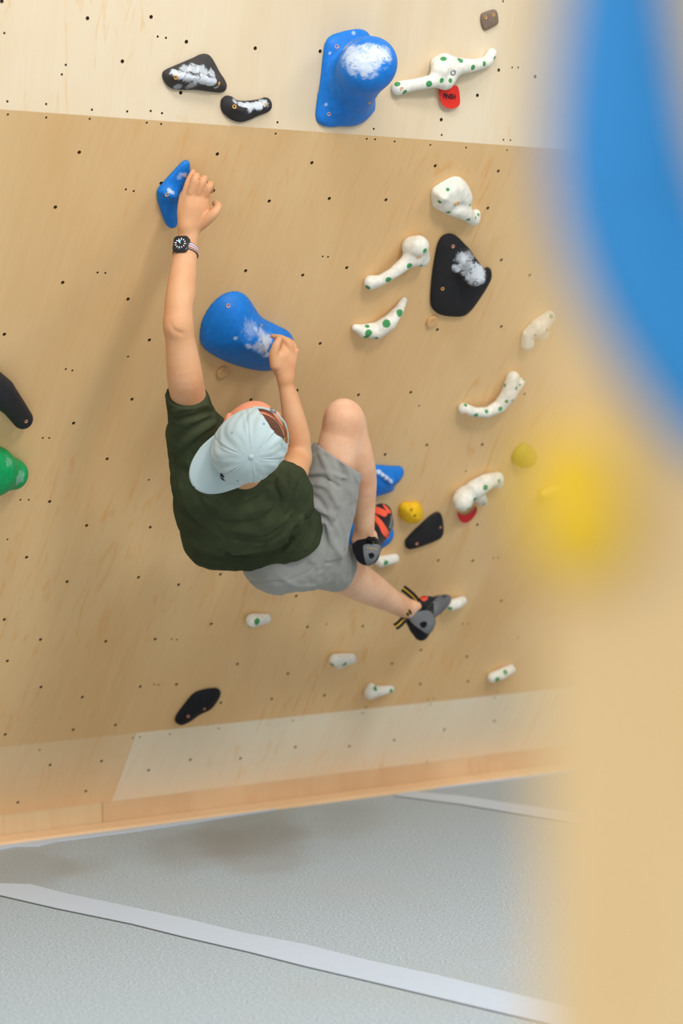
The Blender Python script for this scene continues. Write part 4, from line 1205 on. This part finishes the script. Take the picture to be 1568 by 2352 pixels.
# --- shoes
def shoe(build, parts, name='climbing_shoe', vox=.0032):
    s = SDF(); build(s)
    me = s.mesh(name, vox, [BLKS], smooth_it=1); o = child(name, me, person); bv = bvh_of(me)
    for nm, poly, off, th, mt in parts:
        sub(nm, patch(bv, cr(poly, 3), off, th, 2.5, [mt], nm), o)
    return o, bv
def shoeL(s):
    chain_px(s, [(950, 1412, 8.27, 22), (966, 1430, 8.27, 30)], .02)
    chain_px(s, [(966, 1430, 8.27, 29), (967, 1456, 8.28, 16)], .02)
    chain_px(s, [(960, 1404, 8.28, 24), (984, 1398, 8.35, 24), (1008, 1386, 8.46, 19), (1024, 1378, 8.54, 12)], .02)
    chain_px(s, [(965, 1384, 8.31, 10), (985, 1382, 8.36, 12)], .015)
    chain_px(s, [(932, 1412, 8.25, 8), (940, 1418, 8.26, 12)], .012)
sl, bvL = shoe(shoeL, [
    ('rubber_heel', [(938,1420),(946,1411),(962,1405),(980,1403),(992,1410),(998,1424),(997,1440),(990,1449),(980,1455),(966,1446),(952,1436)], .001, .002, RUB),
    ('rubber_toe', [(978,1404),(986,1392),(998,1377),(1012,1367),(1026,1366),(1034,1374),(1030,1388),(1016,1402),(1003,1416),(992,1420)], .001, .002, RUB),
    ('heel_inset', [(964,1432),(975,1427),(980,1433),(974,1441),(967,1439)], .003, .001, BLKS),
    ('strap', [(964,1374),(970,1368),(978,1370),(981,1377),(972,1381)], .002, .002, ORANGE)])
def shoeR(s):
    chain_px(s, [(840, 1258, 7.67, 30), (843, 1270, 7.66, 29)], .02)
    chain_px(s, [(843, 1256, 7.69, 29), (858, 1228, 7.77, 27), (872, 1198, 7.88, 28), (876, 1180, 7.94, 24)], .02)
    chain_px(s, [(822, 1245, 7.69, 12), (845, 1250, 7.66, 20)], .015)
sr, bvR = shoe(shoeR, [
    ('rubber_heel', [(836,1252),(852,1250),(870,1252),(873,1264),(864,1282),(852,1296),(842,1296),(836,1280),(834,1264)], .001, .002, RUB),
    ('rubber_toe', [(897,1184),(903,1196),(902,1212),(893,1230),(880,1248),(872,1250),(880,1236),(892,1214),(896,1198)], .001, .002, RUB),
    ('heel_inset', [(846,1272),(855,1270),(858,1277),(850,1282)], .003, .001, BLKS),
    ('strap', [(861,1166),(864,1166.5),(878,1172),(888,1179),(884,1188),(871,1183),(861,1180)], .002, .003, ORANGE),
    ('strap', [(861,1186),(866,1189),(876,1200),(887,1218),(893,1232),(887,1237),(879,1229),(869,1209),(861,1199)], .002, .003, ORANGE),
    ('toe_mark', [(878,1160),(884,1162),(896,1176),(893,1180),(884,1170)], .002, .001, ORANGE)])
def lettering(text, bvh, cx_, cy_, size, rot, mat, parent, name='lettering'):
    cu = bpy.data.curves.new(name, 'FONT'); cu.body = text; cu.size = size; cu.extrude = .0002; cu.align_x = 'CENTER'; cu.align_y = 'CENTER'
    t = bpy.data.objects.new(name, cu); link(t); bpy.context.view_layer.update()
    me = bpy.data.meshes.new_from_object(t.evaluated_get(bpy.context.evaluated_depsgraph_get())); bpy.data.objects.remove(t)
    me.materials.clear(); me.materials.append(mat)
    h, n = cast(bvh, cx_, cy_)
    if h is None: return
    n = np.array(n); n = n if n.dot(cw([0, 0, -1])) > 0 else -n
    xr = cw([math.cos(rot), math.sin(rot), 0]); xr = nrm(xr - xr.dot(n) * n); yr = np.cross(n, xr)
    A = np.array([v.co[:] for v in me.vertices])
    Wd = np.array(h) + n * .0045 + A[:, :1] * xr + A[:, 1:2] * yr + A[:, 2:] * n
    me.vertices.foreach_set('co', Wd.astype(np.float32).ravel()); me.update()
    return sub(name, me, parent)
lettering('LA SPORTIVA', bvR, 853, 1261, .0062, .06, YEL, sr)
VW = cw([0, 0, -1])
# pull tabs with yellow lettering
def tab(pts, wd, w, parent, txt=True):
    ribbon([P(*p) for p in pts], cw(wd), R(w, 8), .0016, TAB, 'pull_tab', parent)
    a, c = P(*pts[0]), P(*pts[-1]); 
    mid = [P(p[0], p[1], p[2] - .002) for p in pts]
    ribbon(mid, cw(wd), R(w * .16, 8), .0008, YEL, 'tab_lettering', parent)
tab([(925,1351,8.20),(938,1361,8.22),(952,1374,8.26),(958,1384,8.28)], [.5, -.8, 0], 17, sl)
tab([(907,1440,8.20),(916,1434,8.21),(926,1424,8.22),(938,1414,8.24)], [.6, .7, 0], 17, sl)
tab([(931,1398,8.20),(936,1404,8.195),(941,1412,8.21)], [.9, -.45, 0], 13, sl)
tab([(846,1238,7.63),(850,1234,7.61),(858,1238,7.61),(856,1248,7.63)], [.2, .2, 1], 12, sr)
ribbon([P(921, 1436, 8.21), P(930, 1420, 8.225), P(945, 1408, 8.245), P(957, 1398, 8.24)], cw([.4, .6, .6]), .006, .002, BLKS, 'collar_edge', sl)

# --- watch
A0, A1 = P(429, 540, 6.835), P(421, 600, 6.80)
ax = nrm(A1 - A0); wc = P(430, 579, 6.820)
vx = nrm(np.cross(ax, cw([0, 0, 1]))); 
if vx.dot(cw([1, 0, 0])) < 0: vx = -vx
vn = nrm(np.cross(vx, ax)); 
if vn.dot(cw([0, 0, -1])) < 0: vn = -vn
# the watch sits a little to the outer side of the wrist
tilt = math.radians(-14)
wn = nrm(vn * math.cos(tilt) + vx * math.sin(tilt)); wx = nrm(np.cross(ax, wn)); 
if wx.dot(vx) < 0: wx = -wx
WS = 1.2
def wl(x, y, z): return wc + wx * x * WS - ax * y * WS + wn * z       # y towards the hand
def rbox(cx_, cy_, cz, sx, sy, sz, bev, mat, name, rot=0):
    out = []
    b_ = max(bev, .0001); n = 6 if bev else 1
    for qx, qy, a0 in ((1, 1, 0), (-1, 1, 90), (-1, -1, 180), (1, -1, 270)):
        for k in range(n + 1) if bev else (0,):
            a = math.radians(a0 + 90 * k / n)
            out.append((qx * (sx / 2 - b_) + b_ * math.cos(a), qy * (sy / 2 - b_) + b_ * math.sin(a)) if bev else (qx * sx / 2, qy * sy / 2))
    bm = bmesh.new(); rings = []
    rim = min(bev * .3, sz * .4)
    for z, ins in ((-sz / 2, rim), (-sz / 2 + rim, 0), (sz / 2 - rim, 0), (sz / 2 - rim * .3, rim * .3), (sz / 2, rim)) if bev else ((-sz / 2, 0), (sz / 2, 0)):
        row = []
        for x, y in out:
            x *= 1 - 2 * ins / sx; y *= 1 - 2 * ins / sy
            X_, Y_ = x * math.cos(rot) - y * math.sin(rot), x * math.sin(rot) + y * math.cos(rot)
            row.append(bm.verts.new(wl(cx_ + X_, cy_ + Y_, cz + z)))
        rings.append(row)
    N_ = len(out)
    for a, c in zip(rings[:-1], rings[1:]):
        for k in range(N_): bm.faces.new([a[k], a[(k + 1) % N_], c[(k + 1) % N_], c[k]])
    bm.faces.new(rings[0][::-1]); bm.faces.new(rings[-1])
    bmesh.ops.recalc_face_normals(bm, faces=bm.faces)
    me = bpy.data.meshes.new(name); bm.to_mesh(me); bm.free(); me.materials.append(mat)
    return me
_h = body_bvh.ray_cast(Vector(wc + wn * .08), Vector(-wn), .1)[0]
wz = (np.array(_h) - wc).dot(wn) + .0042
WCASE = plain('watch_case', lin(60, 62, 66), .25, .5, metal=.7)
m = NT('watch_glass'); GLASS = m.done(lin(8, 9, 16), .15, .5)
m = NT('watch_digits'); m.b.inputs['Emission Color'].default_value = (.75, .88, 1, 1); m.b.inputs['Emission Strength'].default_value = 1.0; LIT = m.done((.7, .8, .9, 1), .5)
m = NT('watch_blue'); m.b.inputs['Emission Color'].default_value = (.1, .45, 1, 1); m.b.inputs['Emission Strength'].default_value = .9; LITB = m.done((.1, .4, .8, 1), .5)
watch = child('watch', rbox(-.006, 0, wz, .037, .043, .0105, .010, WCASE, 'watch'), person)
sub('screen', rbox(-.006, 0, wz + .0056, .033, .039, .0012, .0085, GLASS, 'screen'), watch)
bm = bmesh.new(); mesh_dial = None
tmp = []
for k in range(12):
    a = k * math.pi / 6 + .12; L = .0048 if k % 3 == 0 else .0032
    tmp.append(rbox(-.006 + .0115 * math.sin(a), .0115 * math.cos(a), wz + .0065, .0018, L, .0004, 0, LIT, 'hour_mark', rot=-a))
tmp.append(rbox(-.006 - .003, .0035, wz + .0066, .0016, .010, .0004, 0, LIT, 'hour_mark', rot=.7))
for t in tmp: bm.from_mesh(t)
me = bpy.data.meshes.new('hour_marks'); bm.to_mesh(me); bm.free(); me.materials.append(LIT); sub('dial', me, watch)
sub('complication', rbox(-.006 - .0025, .006, wz + .0063, .006, .005, .0004, .002, LITB, 'complication'), watch)
sub('crown', rbox(.0135, .009, wz, .003, .007, .007, .001, WCASE, 'crown'), watch)
# striped woven band round the wrist
m = NT('band_stripes')
v = m.n('ShaderNodeVectorMath', operation='DOT_PRODUCT'); m.l(m.coord(), v.inputs[0]); v.inputs[1].default_value = tuple(ax)
off = float(np.dot(ax, wc))
f = m.rng(v.outputs['Value'], off - .0115, off + .0115, 0, 1)
cols = [lin(60, 40, 48), lin(226, 218, 214), lin(226, 218, 214), lin(150, 130, 172), lin(150, 130, 172), lin(222, 214, 206), lin(224, 150, 118), lin(224, 150, 118), lin(40, 66, 62), lin(226, 220, 214), lin(80, 50, 56)]
BAND = m.done(m.ramp(f, [(i / len(cols), c) for i, c in enumerate(cols)], 'CONSTANT'), .8, .2)
bm = bmesh.new(); secs = []
NB_ = 72
for i in range(NB_):
    a = 2 * math.pi * i / NB_; d = vx * math.cos(a) + vn * math.sin(a)
    row = []
    for w, q in ((-.011, 0), (.011, 0), (.011, 1), (-.011, 1)):
        o_ = wc + ax * w
        # outside radius: cast inwards onto the arm
        h = body_bvh.ray_cast(Vector(o_ + d * .07), Vector(-d), .08)[0]
        r_ = (Vector(o_) - h).length if h is not None else .026
        row.append(o_ + d * (r_ + (.0005 if q == 0 else .0032)))
    secs.append([bm.verts.new(p) for p in row])
for i in range(NB_):
    a, c = secs[i], secs[(i + 1) % NB_]
    for k in range(4): bm.faces.new([a[k], a[(k + 1) % 4], c[(k + 1) % 4], c[k]])
bmesh.ops.recalc_face_normals(bm, faces=bm.faces)
me = bpy.data.meshes.new('band'); bm.to_mesh(me); bm.free(); me.materials.append(BAND)
for p in me.polygons: p.use_smooth = True
sub('band', me, watch)
for q in ():
    bb = [v.co for v in q.data.vertices]; c_ = sum(bb, Vector()) / len(bb)
    cc = np.linalg.inv(M_c2w) @ (np.array(c_) - CAM); print('watch px', cc[0] / cc[2] * FPX + CX, cc[1] / cc[2] * FPX + CY, cc[2], len(bb))
# ================================================================== the near wall, out of focus
ZN = 0.95
NB = wood('birch_near', lin(248, 213, 158), lin(238, 198, 140))
e0 = P(1234, 1176, ZN)
nu = nrm(np.array([1, .30, 0])); nn = nrm(np.cross(nu, UP))
class NearPlane(Plane):
    def __init__(s):
        s.u, s.v, s.n, s.o = nu, UP, nn, np.array([e0[0], e0[1], CAM[2]])
NEAR = NearPlane()
# a free-standing arete: its face towards the viewer, its return running back to the right
bm = bmesh.new()
tri = [(0, 0), (1.6, 0), (.75, -1.4)]
B = [bm.verts.new((u, -CAM[2], w)) for u, w in tri]; T = [bm.verts.new((u, 1.6, w)) for u, w in tri]
bm.faces.new(B); bm.faces.new(T)
for i in range(3): bm.faces.new([B[i], B[(i + 1) % 3], T[(i + 1) % 3], T[i]])
bmesh.ops.recalc_face_normals(bm, faces=bm.faces)
me = bpy.data.meshes.new('wall_right'); bm.to_mesh(me); bm.free(); me.materials.append(NB)
o = obj('wall_right', me, None, NEAR.mat()); o['kind'] = 'structure'
hold('climbing_hold', 'huge out-of-focus blue curved hold at the upper right, closest to the viewer', 'climbing hold', NEAR, (1450, 450),
     plate([(1345,-240),(1300,-60),(1275,120),(1262,300),(1267,450),(1305,600),(1352,720),(1410,825),(1480,935),(1560,1025),(1680,1100),(1800,1130),(1830,950),(1740,700),(1650,500),(1590,300),(1560,120),(1540,0),(1530,-150),(1540,-330),(1450,-380)], .006, .014, .008, edge=.003, n=5, hmax=.05), lin(52, 142, 208), vox=.0016)
hold('climbing_hold', 'out-of-focus yellow rounded hold on the near wall edge, below the blurred blue one', 'climbing hold', NEAR, (1345, 1170),
     sausage([[(1316,1105,120,.02),(1332,1225,114,.02)]], .01), lin(255, 202, 48), vox=.0014)
